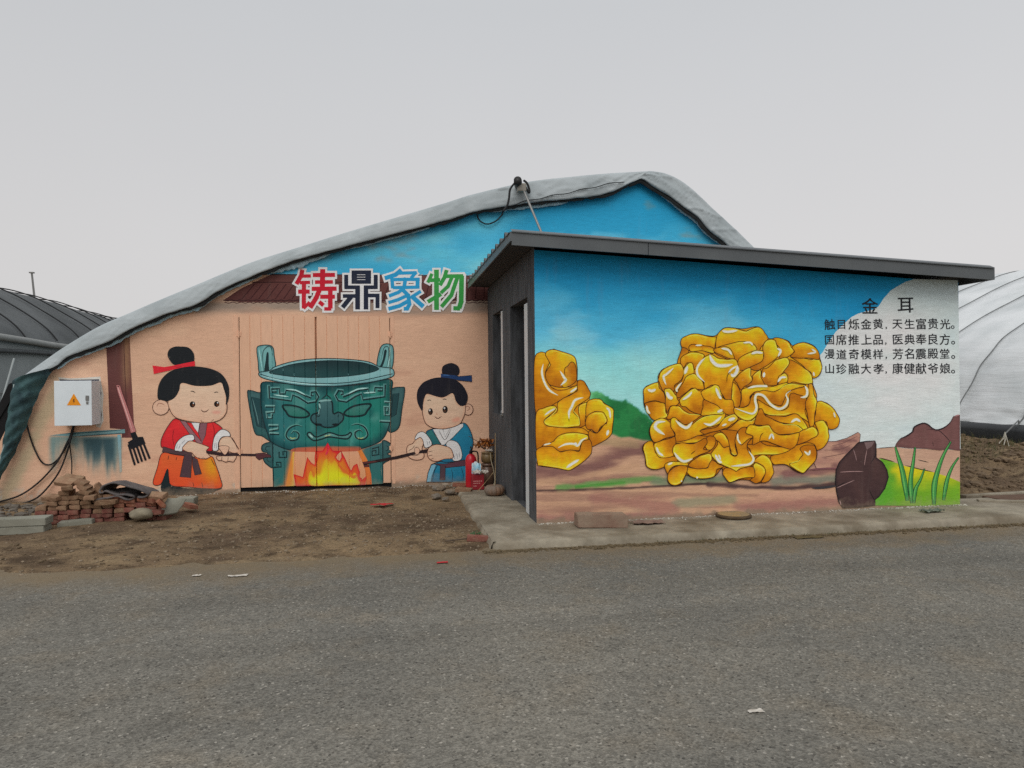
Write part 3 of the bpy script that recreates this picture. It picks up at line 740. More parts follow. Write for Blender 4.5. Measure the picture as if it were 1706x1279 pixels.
# roof: ribbed sheet falling to the right, with flat trim boards
RX0, RX1, RY0, RY1 = -.30, 5.47, -.29, FAC-.06
def rz(x): return 3.095-(x-RX0)*.0468
ROOFM = mat('dark_grey_trim', wc(76, 80, 82), .45, .10, 3, col2=wc(68, 72, 75), c2scale=1.2, spec=.45)
def roof():
    v = []; f = []; ys = []; y = RY0+.02
    while y < RY1:
        ys += [(y, 0), (y+.19, 0), (y+.215, .045), (y+.255, .045), (y+.28, 0)]; y += .32
    ys = [q for q in ys if q[0] < RY1]
    for x in (RX0-.03, RX1-.02):
        for (yy, h) in ys: v.append((x, yy, rz(x)+.012+h))
        for (yy, h) in ys: v.append((x, yy, rz(x)-.002+h))
    n = len(ys)
    for i in range(n-1):
        f.append((i, i+1, 2*n+i+1, 2*n+i)); f.append((n+i, 3*n+i, 3*n+i+1, n+i+1)); f.append((i, n+i, n+i+1, i+1)); f.append((2*n+i, 2*n+i+1, 3*n+i+1, 3*n+i))
    r = obj('roof', v, f, ROOFM, AX)
    def board(name, a, b, h0, h1, th, axis):
        mb = MB(); bm = []
        if axis == 'x':
            (x0, x1), y = a, b
            q = [(x0, y, rz(x0)+h0), (x1, y, rz(x1)+h0), (x1, y, rz(x1)+h1), (x0, y, rz(x0)+h1)]; d = (0, th, 0)
        else:
            x, (y0, y1) = a, b
            q = [(x, y0, rz(x)+h0), (x, y1, rz(x)+h0), (x, y1, rz(x)+h1), (x, y0, rz(x)+h1)]; d = (th, 0, 0)
        w_ = q+[tuple(p[i]+d[i] for i in range(3)) for p in q]
        mb.add(w_, [(0, 1, 2, 3), (7, 6, 5, 4), (0, 4, 5, 1), (1, 5, 6, 2), (2, 6, 7, 3), (3, 7, 4, 0)])
        return mb.build(name, ROOFM, r)
    xm = onY(1079, 410, RY0)[0]
    board('fascia', (RX0, xm-.004), RY0-.02, -.125, .022, .02, 'x'); board('fascia', (xm+.004, RX1), RY0-.018, -.125, .022, .018, 'x')
    mb = MB(); mb.add([(RX0-.004, RY0-.035, rz(RX0)+.018), (RX1, RY0-.035, rz(RX1)+.018), (RX1, RY0+.03, rz(RX1)+.05), (RX0-.004, RY0+.03, rz(RX0)+.05), (RX0-.004, RY0-.035, rz(RX0)+.006), (RX1, RY0-.035, rz(RX1)+.006)], [(0, 1, 2, 3), (4, 5, 1, 0)]); mb.build('drip_edge', ROOFM, r)
    board('gable_trim', RX0-.018, (RY0-.02, RY1), -.085, .012, .018, 'y')
    board('gable_trim', RX1-.0, (RY0-.018, RY1), -.125, .022, .018, 'y')
    obj('soffit', [(RX0, RY0, rz(RX0)-.05), (RX1, RY0, rz(RX1)-.05), (RX1, RY1, rz(RX1)-.05), (RX0, RY1, rz(RX0)-.05)], [(0, 1, 2, 3)], mat('dark_soffit', wc(52, 53, 55), .8, .2, 4), r)
    mb = MB(); mb.box((RX0+.005, RY0+.005, 2.9), (RX0+.04, RY1, 2.95)); 
roof()

# ================================================================== MURAL ON THE GREENHOUSE END WALL AND GATE
INK = (34, 26, 26)
def layered(name, y, base, parent, draw, material=None, grooves=None, label=None):
    p = Paint(y, base); draw(p); return p.build(name, material or PAINTM, parent, grooves, label)
GY = FAC-.004
# --- tiled roof band behind the big characters
def d_roof(p):
    p.crop(0, 0, 1)
    top = (86, 50, 48)
    p.grad([(452, 457), (830, 460), (830, 499), (700, 502), (560, 503), (432, 503), (400, 503), (372, 500), (402, 480), (428, 468)], lambda V, d, uv: lerpc((98, 60, 56), (78, 44, 42), np.clip(uv[:, 1]+.2*(vnoise(V, 20, 4)-.5), 0, 1)), False, 7)
    p.line([(420, 470), (640, 470), (828, 472)], 1.6, (52, 26, 26), False, False)
    p.line([(452, 457), (640, 458), (830, 460)], 1.6, (46, 40, 44), False, False)
    for k in range(32):
        x0 = 424+k*13.2; x1 = 403+k*13.9
        if x1 > 826: break
        p.line([(x0, 473), (x1, 498)], 1.5, (54, 24, 26), False, False)
    sc = [(372+i*6.9, 499.5+(1.6 if i % 2 else 0)) for i in range(66)]
    p.line(sc, 1.6, (48, 24, 26), True, False); p.line([(a+2, b+3.6) for a, b in sc], 1.2, (62, 36, 36), True, False)
layered('painted_roof', FAC, .001, GH, d_roof)
# --- brown pillar and the pitchfork
def d_pillar(p):
    p.crop(0, 0, 1)
    p.grad([(177, 578), (196, 568), (216, 559), (219, 630), (223, 700), (224, 729), (203, 729), (203, 715), (183, 713), (180, 640)], lambda V, d, uv: blend(blend(lerpc((92, 58, 54), (84, 46, 46), uv[:, 1]), (136, 104, 76), np.exp(-((uv[:, 0]-.72)/.16)**2)*(1-sstep(uv[:, 1], .35, .65))*.8), (110, 62, 58), sstep(uv[:, 0], .72, .8)*sstep(uv[:, 1], .5, .6)*.6), False, 4)
    p.line([(206, 563), (209, 640), (213, 727)], 1.1, (66, 34, 34))
layered('painted_pillar', FAC, .001, GH, d_pillar)
def d_bench(p):
    p.crop(0, 680, 3.967)
    p.fill([(330, 178), (480, 160), (640, 148), (825, 138), (827, 163), (700, 172), (560, 180), (480, 186)], (104, 138, 142), False)
    p.line([(390, 172), (600, 158), (826, 142)], 1.6, (46, 84, 92)); p.line([(480, 186), (700, 172), (828, 164)], 1.3, (40, 72, 80))
    p.grad([(776, 175), (798, 173), (802, 300), (806, 420), (792, 425), (784, 300)], lambda V, d, uv: lerpc((112, 156, 168), (150, 152, 142), uv[:, 1]), False, 4)
layered('painted_bench', FAC, .003, GH, d_bench)
def d_fork(p):
    p.crop(0, 420, 3.967)
    p.fill([(768, 880), (780, 876), (796, 882), (806, 920), (842, 1020), (888, 1150), (900, 1185), (866, 1195), (850, 1140), (808, 1010), (780, 930)], (168, 110, 108), False, .8, (84, 44, 46))
    p.line([(778, 886), (792, 930), (880, 1188)], 1.5, (214, 160, 156)); p.ell((783, 888), 6, 5, (90, 52, 52))
    p.crop(0, 680, 3.967)
    p.fill([(862, 165), (895, 155), (912, 190), (945, 187), (962, 232), (870, 270), (845, 225), (876, 205)], (20, 22, 28), False)
    for a, b, c, d in ((850, 238, 892, 375), (878, 250, 916, 362), (903, 246, 940, 352), (926, 238, 964, 344), (948, 228, 990, 332)):
        p.line([(a, b), ((a+c)/2, (b+d)/2), (c, d)], 3.6, (20, 22, 28), False, False)
layered('painted_pitchfork', FAC, .006, GH, d_fork)
# --- the four big characters
RED, NAVY, BLUE, GREEN, WHITE = (176, 24, 44), (28, 34, 52), (36, 138, 184), (48, 136, 62), (214, 218, 222)
CH1 = [([(806, 150), (790, 225), (728, 335)], 56), ([(775, 232), (915, 230)], 44), ([(770, 316), (905, 312)], 44), ([(750, 432), (900, 432)], 55), ([(826, 316), (824, 560), (826, 650)], 56), ([(820, 650), (900, 566)], 42),
       ([(1068, 142), (1063, 390)], 66), ([(940, 218), (1227, 216)], 54), ([(968, 310), (1200, 306)], 48), ([(926, 396), (1248, 394)], 56), ([(1032, 396), (985, 510), (905, 640)], 62), ([(1035, 498), (1226, 498)], 54), ([(1166, 400), (1166, 650)], 60), ([(1180, 655), (1088, 655)], 46), ([(1022, 562), (1078, 610)], 52)]
CH2 = [([(720, 144), (720, 250)], 154), ([(601, 178), (601, 276)], 32), ([(586, 277), (708, 277)], 30), ([(691, 264), (691, 452)], 38), ([(574, 346), (690, 346)], 30), ([(640, 352), (572, 436)], 36), ([(834, 178), (834, 276)], 32), ([(742, 277), (850, 277)], 30), ([(757, 264), (757, 452)], 36), ([(757, 342), (864, 342)], 30), ([(848, 342), (848, 442)], 32)]
CH3 = [([(1036, 140), (990, 178), (905, 206)], 34), ([(1000, 166), (1150, 162), (1112, 205)], 26), ([(948, 216), (1182, 214)], 27), ([(970, 280), (1180, 276)], 26), ([(962, 206), (968, 286)], 28), ([(1164, 206), (1164, 284)], 32), ([(1070, 200), (1056, 290)], 30), ([(1060, 284), (1010, 318), (938, 346)], 28), ([(1050, 300), (1090, 340), (1100, 410), (1082, 446), (1055, 446)], 31), ([(1082, 342), (1010, 375), (934, 398)], 27), ([(1094, 384), (1020, 424), (934, 448)], 31), ([(1190, 308), (1112, 358)], 27), ([(1116, 346), (1210, 430)], 36)]
CH4 = [([(1278, 170), (1262, 205), (1244, 240)], 27), ([(1262, 222), (1342, 218)], 30), ([(1313, 138), (1314, 456)], 38), ([(1244, 392), (1350, 330)], 32), ([(1394, 140), (1376, 200), (1340, 262)], 31), ([(1378, 190), (1524, 188)], 30), ([(1512, 184), (1508, 390), (1492, 444)], 38), ([(1500, 444), (1446, 442)], 34), ([(1434, 200), (1404, 270), (1348, 322)], 29), ([(1478, 200), (1430, 340), (1352, 432)], 32)]
def d_char(ch, col, crop, grow):
    def fn(p):
        p.crop(*crop); p.bars(ch, WHITE, grow); p.bars(ch, col, 0)
        if ch is CH2:
            for y in (178, 197, 217): p.bars([([(686, y), (752, y)], 4)], WHITE)
        if ch is CH1: pass
    return fn
CR7, CR4 = (400, 430, 7.755), (450, 420, 4.739)
for ch, col, cr, g, lab in ((CH1, RED, CR7, 26, 'red painted character'), (CH2, NAVY, CR4, 15, 'navy painted character'), (CH3, BLUE, CR4, 15, 'blue painted character'), (CH4, GREEN, CR4, 15, 'green painted character')):
    layered('painted_character', FAC, .006, GH, d_char(ch, col, cr, g), None, None, lab)

# --- child in red
SKIN, SKIN2 = (222, 182, 152), (206, 160, 130)
def skin(V, d, uv): return blend(lerpc((218, 176, 152), (204, 158, 134), np.clip(uv[:, 1]*.6+.25*(vnoise(V, 14, 5)-.5), 0, 1)), (196, 146, 116), (1-sstep(d, 0, 3))*.5)
def d_child_red(p):
    p.crop(220, 540, 4.263)
    p.fill([(253, 1030), (275, 1140), (300, 1150), (420, 1165), (630, 1160), (600, 1180), (540, 1200), (380, 1210), (250, 1208), (205, 1170), (222, 1090), (240, 1040)], (22, 34, 38))
    p.grad([(215, 915), (300, 925), (420, 940), (520, 945), (570, 940), (598, 1005), (625, 1085), (634, 1160), (520, 1166), (400, 1155), (275, 1140), (258, 1040), (245, 1040), (205, 1134), (150, 1130), (180, 1020)], lambda V, d, uv: blend(blend(lerpc((222, 92, 46), (206, 72, 38), uv[:, 1]), (216, 150, 30), np.exp(-((uv[:, 0]-.86)/.16)**2-((uv[:, 1]-.35)/.45)**2)*.85), (190, 56, 34), (1-sstep(d, 0, 3.5))*.5), True, 4, 1.1, INK)
    for a in ([(262, 930), (255, 965)], [(318, 940), (312, 970)], [(505, 1165), (495, 1120)], [(440, 1155), (432, 1120)], [(560, 950), (590, 1010)], [(268, 1140), (258, 1050)]): p.line(a, 1, INK)
    p.grad([(300, 672), (252, 730), (215, 800), (205, 850), (222, 880), (310, 898), (420, 912), (500, 905), (580, 890), (590, 790), (642, 745), (600, 705), (560, 688), (520, 700), (420, 700), (345, 682)], lambda V, d, uv: blend(lerpc((206, 44, 46), (178, 30, 40), np.clip(uv[:, 1]*.8+.5*(vnoise(V, 12, 6)-.5), 0, 1)), (142, 22, 32), (1-sstep(d, 0, 4))*.45), True, 4, 1.1, INK)
    p.line([(300, 740), (290, 800), (300, 870)], 1, (110, 20, 28)); p.line([(570, 700), (585, 760), (575, 860)], 1, (110, 20, 28))
    p.fill([(422, 698), (482, 698), (470, 770), (445, 740)], (214, 206, 204), False, .8, INK)
    p.fill([(342, 684), (382, 690), (442, 770), (505, 845), (470, 850), (402, 770)], (132, 92, 98), False, .8, INK)
    p.fill([(486, 700), (536, 694), (522, 790), (498, 842), (470, 772)], (120, 80, 88), False, .8, INK)
    p.fill([(222, 868), (300, 893), (420, 905), (430, 938), (320, 925), (214, 906)], (74, 54, 58), False, .8, INK)
    p.fill([(372, 925), (428, 935), (418, 1090), (340, 1083)], (70, 52, 58), False, .8, INK)
    p.fill([(430, 938), (464, 958), (495, 1064), (447, 1072), (430, 1000)], (70, 52, 58), False, .8, INK)
    p.fill([(303, 893), (318, 840), (368, 795), (430, 783), (442, 818), (400, 838), (365, 870), (355, 902), (325, 900)], (212, 214, 218), True, 1.1, INK)
    for a in ([(330, 890), (345, 850)], [(315, 885), (325, 850)], [(350, 850), (380, 820)]): p.line(a, .8, (110, 112, 120))
    p.grad([(358, 882), (380, 850), (412, 828), (470, 843), (545, 872), (530, 895), (545, 925), (558, 940), (520, 956), (470, 950), (440, 930), (425, 912), (390, 905)], skin, True, 3, 1.1, (70, 40, 34))
    p.line([(470, 945), (490, 955), (505, 945)], .9, (70, 40, 34)); p.line([(505, 945), (525, 958), (545, 945)], .9, (70, 40, 34))
    p.fill([(572, 885), (585, 800), (632, 748), (682, 760), (697, 795), (642, 800), (615, 840), (612, 890), (590, 900)], (212, 214, 218), True, 1.1, INK)
    p.line([(600, 890), (598, 840)], .8, (110, 112, 120)); p.line([(585, 885), (590, 840)], .8, (110, 112, 120))
    p.grad([(616, 850), (640, 805), (700, 800), (740, 855), (762, 905), (720, 915), (690, 905), (680, 925), (645, 922), (628, 880)], skin, True, 3, 1.1, (60, 34, 30))
    p.line([(690, 870), (686, 900), (670, 925), (648, 920)], 1.0, (60, 34, 30)); p.line([(700, 800), (735, 850), (750, 890)], 1.0, (60, 34, 30))
    p.grad([(600, 940), (640, 935), (738, 930), (722, 975), (690, 972), (665, 978), (640, 968), (612, 965)], skin, True, 3, 1.1, (60, 34, 30))
    p.line([(640, 938), (636, 968)], .9, (60, 34, 30)); p.line([(684, 938), (680, 974)], .9, (60, 34, 30))
    # head
    p.ell((205, 590), 58, 54, (210, 164, 140), 1.1, (70, 40, 34)); p.line([(175, 585), (195, 560), (235, 575)], 1, (120, 70, 56))
    p.grad([(258, 545), (320, 490), (348, 415), (440, 430), (560, 425), (642, 412), (664, 470), (674, 560), (668, 630), (618, 682), (515, 700), (400, 688), (312, 662), (272, 612)], skin, True, 4, 1.1, (60, 38, 34))
    p.fill([(182, 520), (188, 440), (222, 375), (282, 330), (370, 303), (460, 300), (560, 316), (638, 355), (684, 430), (690, 500), (680, 550), (667, 572), (668, 520), (652, 460), (630, 414), (560, 436), (450, 438), (354, 418), (336, 470), (306, 520), (256, 546), (205, 538)], (22, 26, 30))
    p.fill([(345, 158), (400, 165), (435, 200), (443, 245), (430, 275), (360, 283), (300, 287), (265, 250), (253, 215), (265, 180), (300, 160)], (22, 26, 30))
    p.fill([(146, 293), (230, 304), (300, 292), (446, 262), (448, 296), (370, 304), (300, 320), (155, 353), (152, 320)], (196, 34, 48), False)
    p.line([(300, 300), (330, 306), (360, 296)], .8, (120, 16, 30))
    for a in ([(415, 476), (432, 476), (450, 486)], [(582, 487), (598, 481), (614, 484)]): p.line(a, 1.4, INK)
    for c, rx, ry in (((430, 569), 20, 22), ((602, 566), 19, 21)):
        p.ell(c, rx, ry, (26, 18, 16)); p.ell((c[0]+5, c[1]+5), rx*.45, ry*.45, (88, 48, 24)); p.ell((c[0]+7, c[1]-9), 5, 5, (230, 226, 220))
    p.line([(488, 603), (502, 618), (516, 622), (532, 616), (546, 602)], 1.4, (70, 30, 26))
    p.grad([(560, 615), (600, 605), (640, 615), (630, 640), (590, 645), (565, 635)], lambda V, d, uv: lerpc((214, 170, 146), (216, 146, 128), sstep(d, 0, 4)), True, 2)
    p.line([(490, 678), (495, 692), (515, 694)], .9, (90, 50, 44)); p.line([(560, 690), (575, 682), (580, 672)], .9, (90, 50, 44))
    # tongs
    p.fill([(525, 896), (650, 912), (770, 918), (890, 920), (890, 937), (770, 934), (660, 937), (530, 917)], (44, 30, 34), False)
    p.fill([(878, 918), (935, 913), (985, 930), (990, 945), (945, 945), (902, 964), (880, 945)], (78, 44, 48), False, .8, INK)
    p.fill([(616, 872), (650, 862), (688, 870), (684, 900), (662, 926), (642, 912)], (208, 164, 140), True, .9, (60, 34, 30))
layered('painted_child', FAC, .006, GH, d_child_red, None, None, 'painted child in a red jacket and orange skirt')
def d_child_blue(p):
    p.crop(590, 560, 4.263)
    teal = lambda V, d, uv: blend(lerpc((34, 122, 152), (22, 96, 128), np.clip(uv[:, 1]*.6+.7*(vnoise(V, 11, 9)-.5), 0, 1)), (16, 66, 92), (1-sstep(d, 0, 3.5))*.5)
    p.grad([(600, 890), (700, 885), (800, 865), (812, 960), (806, 1036), (512, 1036), (524, 970), (548, 910)], teal, False, 4, 1.1, INK)
    p.line([(600, 905), (570, 960), (555, 1034)], 1.1, (16, 50, 70)); p.fill([(548, 915), (588, 900), (555, 985), (545, 1034), (515, 1034), (526, 970)], (112, 164, 186), False, .8, INK)
    p.line([(690, 940), (700, 990), (695, 1030)], 1, (16, 50, 70)); p.line([(760, 930), (775, 985), (772, 1030)], 1, (16, 50, 70))
    p.grad([(545, 660), (620, 652), (700, 642), (780, 615), (825, 670), (845, 745), (838, 800), (815, 872), (700, 892), (615, 884), (565, 780), (510, 692)], teal, True, 4, 1.1, INK)
    p.grad([(510, 692), (548, 662), (590, 720), (620, 780), (560, 775), (535, 720)], lambda V, d, uv: lerpc((46, 112, 112), (34, 92, 98), uv[:, 1]), False, 4, .9, INK)
    p.fill([(558, 660), (620, 655), (772, 618), (776, 640), (700, 720), (640, 772), (620, 772), (590, 722)], (206, 208, 216), False, 1, INK)
    p.fill([(630, 662), (680, 655), (646, 715)], (226, 226, 228), False, .7, INK); p.line([(600, 665), (645, 735), (690, 652)], .9, INK)
    p.fill([(556, 905), (650, 905), (780, 878), (806, 885), (804, 918), (650, 934), (596, 914)], (84, 54, 66), False, .8, INK)
    p.fill([(612, 918), (648, 920), (646, 1022), (608, 1022)], (76, 58, 66), False, .8, INK)
    p.fill([(432, 732), (452, 688), (492, 680), (530, 715), (552, 768), (505, 792), (482, 740)], (212, 214, 220), True, 1, INK)
    for a in ([(525, 775), (515, 740)], [(540, 770), (532, 740)]): p.line(a, .8, (100, 104, 112))
    p.grad([(430, 742), (470, 718), (492, 755), (482, 800), (497, 845), (480, 872), (430, 878), (388, 858), (373, 820), (380, 778), (415, 762)], skin, True, 3, 1.1, (70, 40, 34))
    p.line([(448, 780), (440, 812), (455, 830)], .9, (70, 40, 34)); p.line([(395, 840), (430, 848), (470, 838)], .9, (70, 40, 34)); p.line([(430, 775), (410, 800), (385, 812)], .9, (70, 40, 34))
    # tongs
    p.fill([(532, 798), (460, 812), (300, 850), (130, 882), (60, 892), (30, 908), (22, 922), (45, 930), (112, 905), (300, 872), (470, 832), (535, 826)], (40, 28, 30), False)
    p.fill([(130, 884), (60, 894), (26, 912), (28, 934), (110, 925), (108, 914), (60, 916), (70, 906), (180, 890)], (92, 46, 46), False, .7, INK)
    p.fill([(430, 795), (452, 790), (466, 812), (450, 840), (432, 828)], (208, 164, 140), True, .8, (70, 40, 34))
    p.fill([(652, 770), (682, 738), (738, 758), (766, 830), (756, 877), (702, 882), (690, 822)], (212, 214, 220), True, 1, INK)
    for a in ([(715, 875), (705, 835)], [(735, 872), (728, 830)], [(748, 860), (745, 825)]): p.line(a, .8, (100, 104, 112))
    p.grad([(528, 795), (580, 768), (640, 778), (688, 800), (702, 862), (640, 872), (590, 888), (548, 880), (522, 850)], skin, True, 3, 1.1, (70, 40, 34))
    for a in ([(525, 822), (560, 812)], [(524, 850), (560, 842)], [(540, 876), (570, 862)]): p.line(a, .9, (70, 40, 34))
    p.ell((810, 520), 34, 40, (210, 164, 140), 1.1, (70, 40, 34)); p.line([(792, 510), (800, 495), (822, 510), (800, 530)], 1, (120, 70, 56))
    p.grad([(488, 480), (500, 430), (522, 408), (600, 430), (640, 430), (700, 403), (728, 465), (757, 492), (788, 485), (788, 540), (770, 590), (750, 622), (700, 645), (630, 658), (560, 650), (512, 622), (490, 570), (484, 520)], skin, True, 4, 1.1, (60, 38, 34))
    p.fill([(445, 440), (450, 385), (478, 340), (520, 312), (590, 293), (690, 299), (760, 338), (800, 400), (806, 450), (786, 490), (755, 493), (722, 460), (700, 404), (640, 430), (560, 421), (520, 405), (492, 450), (486, 530), (458, 490)], (24, 24, 34))
    p.fill([(690, 190), (735, 210), (749, 250), (725, 283), (640, 275), (622, 245), (635, 208)], (24, 24, 34))
    p.fill([(616, 266), (720, 276), (740, 286), (834, 277), (837, 323), (740, 313), (690, 302), (616, 291)], (28, 54, 96), False, .8, INK); p.line([(625, 274), (680, 278)], 1.6, (60, 100, 150))
    for a in ([(518, 459), (532, 453), (548, 457)], [(628, 449), (645, 446), (656, 452)]): p.line(a, 1.2, INK)
    for c, rx, ry in (((542, 535), 17, 24), ((646, 520), 19, 26)):
        p.ell(c, rx, ry, (22, 18, 18)); p.ell((c[0]-2, c[1]+10), rx*.55, ry*.35, (70, 46, 34)); p.ell((c[0]-5, c[1]-10), 6, 7, (236, 234, 230))
    p.line([(582, 548), (592, 556)], .9, (150, 90, 70)); p.line([(570, 569), (585, 580), (600, 582), (622, 567)], 1.3, (70, 30, 26))
    p.grad([(690, 590), (730, 570), (760, 580), (745, 610), (700, 615)], lambda V, d, uv: lerpc((210, 164, 140), (214, 146, 124), sstep(d, 0, 4)), True, 2)
layered('painted_child', FAC, .006, GH, d_child_blue, None, None, 'painted child in a blue robe with white cuffs')

# --- bronze cauldron on the gate
def d_cauldron(p):
    p.crop(390, 540, 4.263)
    DK, LT, MID = (20, 42, 46), (122, 168, 170), (70, 112, 114)
    body = lambda V, d, uv: blend(blend(lerpc((40, 104, 106), (26, 108, 94), np.clip(uv[:, 0]+.7*(vnoise(V, 22, 14, 3, 1, .35)-.5), 0, 1)), (30, 118, 108), np.exp(-((uv[:, 0]-.78)/.15)**2)*.8), (10, 52, 58), (1-sstep(d, 0, 16))*.75)
    body0 = body
    body = lambda V, d, uv: blend(blend(body0(V, d, uv), (92, 146, 138), sstep(vnoise(V, 13, 114, 4, 1, .5), .56, .74)*.55), (14, 60, 66), sstep(vnoise(V, 18, 115, 4, 1, .45), .58, .76)*.55)
    leg = lambda V, d, uv: lerpc((58, 100, 102), (36, 100, 98), uv[:, 1])
    earf = lambda V, d, uv: blend(lerpc((58, 92, 94), (40, 84, 84), uv[:, 1]), (26, 56, 60), (1-sstep(d, 0, 3))*.6)
    p.grad([(95, 490), (112, 470), (160, 482), (215, 505), (225, 640), (245, 770), (262, 832), (200, 795), (150, 775), (122, 660)], earf, True, 5, 1.5, DK)
    p.fill([(120, 515), (190, 532), (206, 640), (218, 742), (162, 722), (138, 610)], (28, 62, 66), False, 1.3, DK); p.line([(130, 525), (160, 640), (175, 715)], 1.2, (88, 124, 124))
    p.grad([(1112, 468), (1190, 447), (1212, 465), (1192, 600), (1168, 735), (1095, 758), (1100, 600)], earf, True, 5, 1.5, DK)
    p.fill([(1128, 496), (1172, 488), (1152, 640), (1116, 662)], (28, 62, 66), False, 1.3, DK)
    # stubs on the legs
    for pts in ([(275, 850), (235, 842), (202, 858), (194, 885), (205, 905), (240, 915), (210, 935), (210, 965), (232, 995), (280, 1012)], [(1050, 835), (1098, 838), (1116, 868), (1112, 905), (1090, 920), (1112, 935), (1105, 962), (1080, 976), (1045, 985)]):
        p.grad(pts, earf, True, 5, 1.5, DK)
    for pts in ([(262, 868), (232, 868), (222, 888), (240, 900)], [(265, 940), (240, 945), (235, 965), (262, 985)], [(1075, 860), (1095, 872), (1090, 895), (1070, 898)]): p.line(pts, 1.3, DK)
    glow = lambda V, m: blend(V, (236, 118, 56), m)
    p.grad([(270, 845), (430, 893), (418, 920), (398, 1000), (372, 1146), (280, 1156), (276, 1000)], lambda V, d, uv: glow(leg(V, d, uv), np.clip(sstep(uv[:, 0]+uv[:, 1]*.42, .78, 1.12), 0, 1)), False, 4)
    p.grad([(418, 905), (448, 900), (432, 960), (424, 1060), (425, 1148), (368, 1150), (388, 1040), (404, 960)], lambda V, d, uv: blend(lerpc((236, 116, 52), (240, 132, 60), uv[:, 1]), (248, 190, 80), (1-sstep(d, 1, 5))*sstep(uv[:, 0], .45, .8)), False, 3)
    p.grad([(880, 892), (1055, 838), (1057, 1132), (975, 1137), (960, 1010), (925, 930)], lambda V, d, uv: glow(leg(V, d, uv), np.clip(1-sstep(uv[:, 0]-uv[:, 1]*.40, -.12, .22), 0, 1)), False, 4)
    p.grad([(868, 897), (905, 892), (945, 960), (972, 1060), (978, 1137), (925, 1138), (915, 1060), (900, 980)], lambda V, d, uv: lerpc((238, 122, 56), (240, 104, 52), uv[:, 1]), False, 3)
    for pts in ([(274, 845), (276, 1000), (280, 1156)], [(1055, 838), (1056, 990), (1057, 1132)]): p.line(pts, 1.8, DK, True, False)
    p.grad([(205, 412), (350, 420), (500, 437), (700, 442), (900, 428), (1108, 392), (1118, 480), (1116, 620), (1100, 720), (1060, 808), (990, 855), (850, 893), (640, 900), (420, 895), (330, 872), (262, 832), (240, 780), (212, 700), (190, 580), (190, 480)], body, True, 7, 1.8, DK)
    p.grad([(430, 880), (560, 868), (655, 862), (760, 866), (880, 866), (900, 890), (850, 902), (640, 908), (420, 904)], lambda V, d, uv: blend(lerpc((198, 92, 62), (150, 84, 66), np.abs(uv[:, 0]-.5)*1.6), (60, 92, 84), (1-sstep(uv[:, 1], 0, .45))*.85), True, 3)
    # rim, mouth, handles
    for pts, slot, hl in (([(162, 190), (172, 156), (240, 148), (276, 166), (286, 230), (294, 300), (250, 345), (182, 345), (170, 262)], [(232, 204), (245, 206), (246, 280), (248, 342), (214, 342), (224, 262)], [(178, 180), (190, 260), (200, 340)]), ([(1014, 285), (1030, 195), (1056, 146), (1110, 143), (1132, 182), (1122, 310), (1060, 335), (1030, 325)], [(1068, 184), (1084, 192), (1066, 270), (1046, 312), (1034, 306), (1056, 250)], [(1110, 160), (1104, 230), (1090, 318)])):
        p.grad(pts, lambda V, d, uv: blend(lerpc((110, 160, 160), (92, 146, 146), uv[:, 1]), (60, 104, 108), (1-sstep(d, 0, 3))*.6), True, 4, 1.5, DK)
        p.fill(slot, (18, 40, 44), True); p.line(hl, 1.6, (150, 192, 190))
        c = [(pts[2][0]-30, pts[2][1]+190), (pts[2][0]-36, pts[2][1]+60), (pts[2][0]-8, pts[2][1]+14), (pts[2][0]+22, pts[2][1]+16), (pts[2][0]+36, pts[2][1]+80)] if pts[0][0] < 500 else [(1042, 260), (1062, 175), (1078, 160), (1096, 166), (1098, 230), (1082, 310)]
        p.line(c, 1.3, DK)
    p.grad([(180, 342), (250, 330), (290, 302), (400, 268), (520, 249), (680, 243), (850, 252), (960, 268), (1030, 300), (1115, 312), (1136, 338), (1120, 374), (1000, 405), (850, 426), (700, 440), (500, 436), (350, 416), (230, 390), (182, 368)], lambda V, d, uv: blend(lerpc((138, 182, 184), (112, 160, 164), np.clip(uv[:, 1]+.5*(vnoise(V, 16, 17)-.5), 0, 1)), (84, 128, 132), (1-sstep(d, 0, 2.5))*.5), True, 6, 1.5, DK)
    p.grad([(250, 342), (330, 308), (450, 278), (660, 258), (860, 266), (960, 284), (1028, 316), (960, 344), (820, 366), (650, 377), (480, 376), (340, 362)], lambda V, d, uv: blend(lerpc((18, 42, 46), (28, 66, 68), uv[:, 1]), (56, 98, 100), np.exp(-((uv[:, 0]-.2)/.22)**2-((uv[:, 1]-.55)/.3)**2)*.35), True, 5, 1.5, DK)
    p.line([(182, 352), (300, 388), (500, 416), (700, 420), (880, 404), (1125, 352)], 1.4, DK, True, False)
    p.line([(200, 366), (330, 398), (520, 424), (700, 428)], 1.6, (160, 200, 200))
    # face
    mir = lambda pts: [(1316-x, y-8) for x, y in pts]
    BR = [[(245, 430), (248, 518), (330, 530), (404, 540), (414, 498), (455, 515), (520, 556), (580, 546), (598, 510), (578, 474), (546, 478), (545, 502), (562, 502)], [(300, 476), (266, 476), (262, 455), (318, 452), (322, 490), (360, 490), (366, 464), (430, 470), (500, 502), (545, 520)]]
    for b in BR:
        for q in (b, mir(b)): p.line(q, 5.2, (84, 136, 134), False, False)
    for b in BR:
        for q in (b, mir(b)): p.line([(x+3, y+5) for x, y in q], 2.6, (12, 34, 38), False, False)
    for q in ([(368, 462), (440, 470), (510, 504)], mir([(368, 462), (440, 470), (510, 504)]), [(280, 500), (390, 515)], [(915, 488), (1010, 482)]): p.line(q, 2.0, (160, 202, 196))
    EY = [(345, 577), (420, 578), (490, 600), (535, 640), (495, 662), (400, 655), (368, 620)]
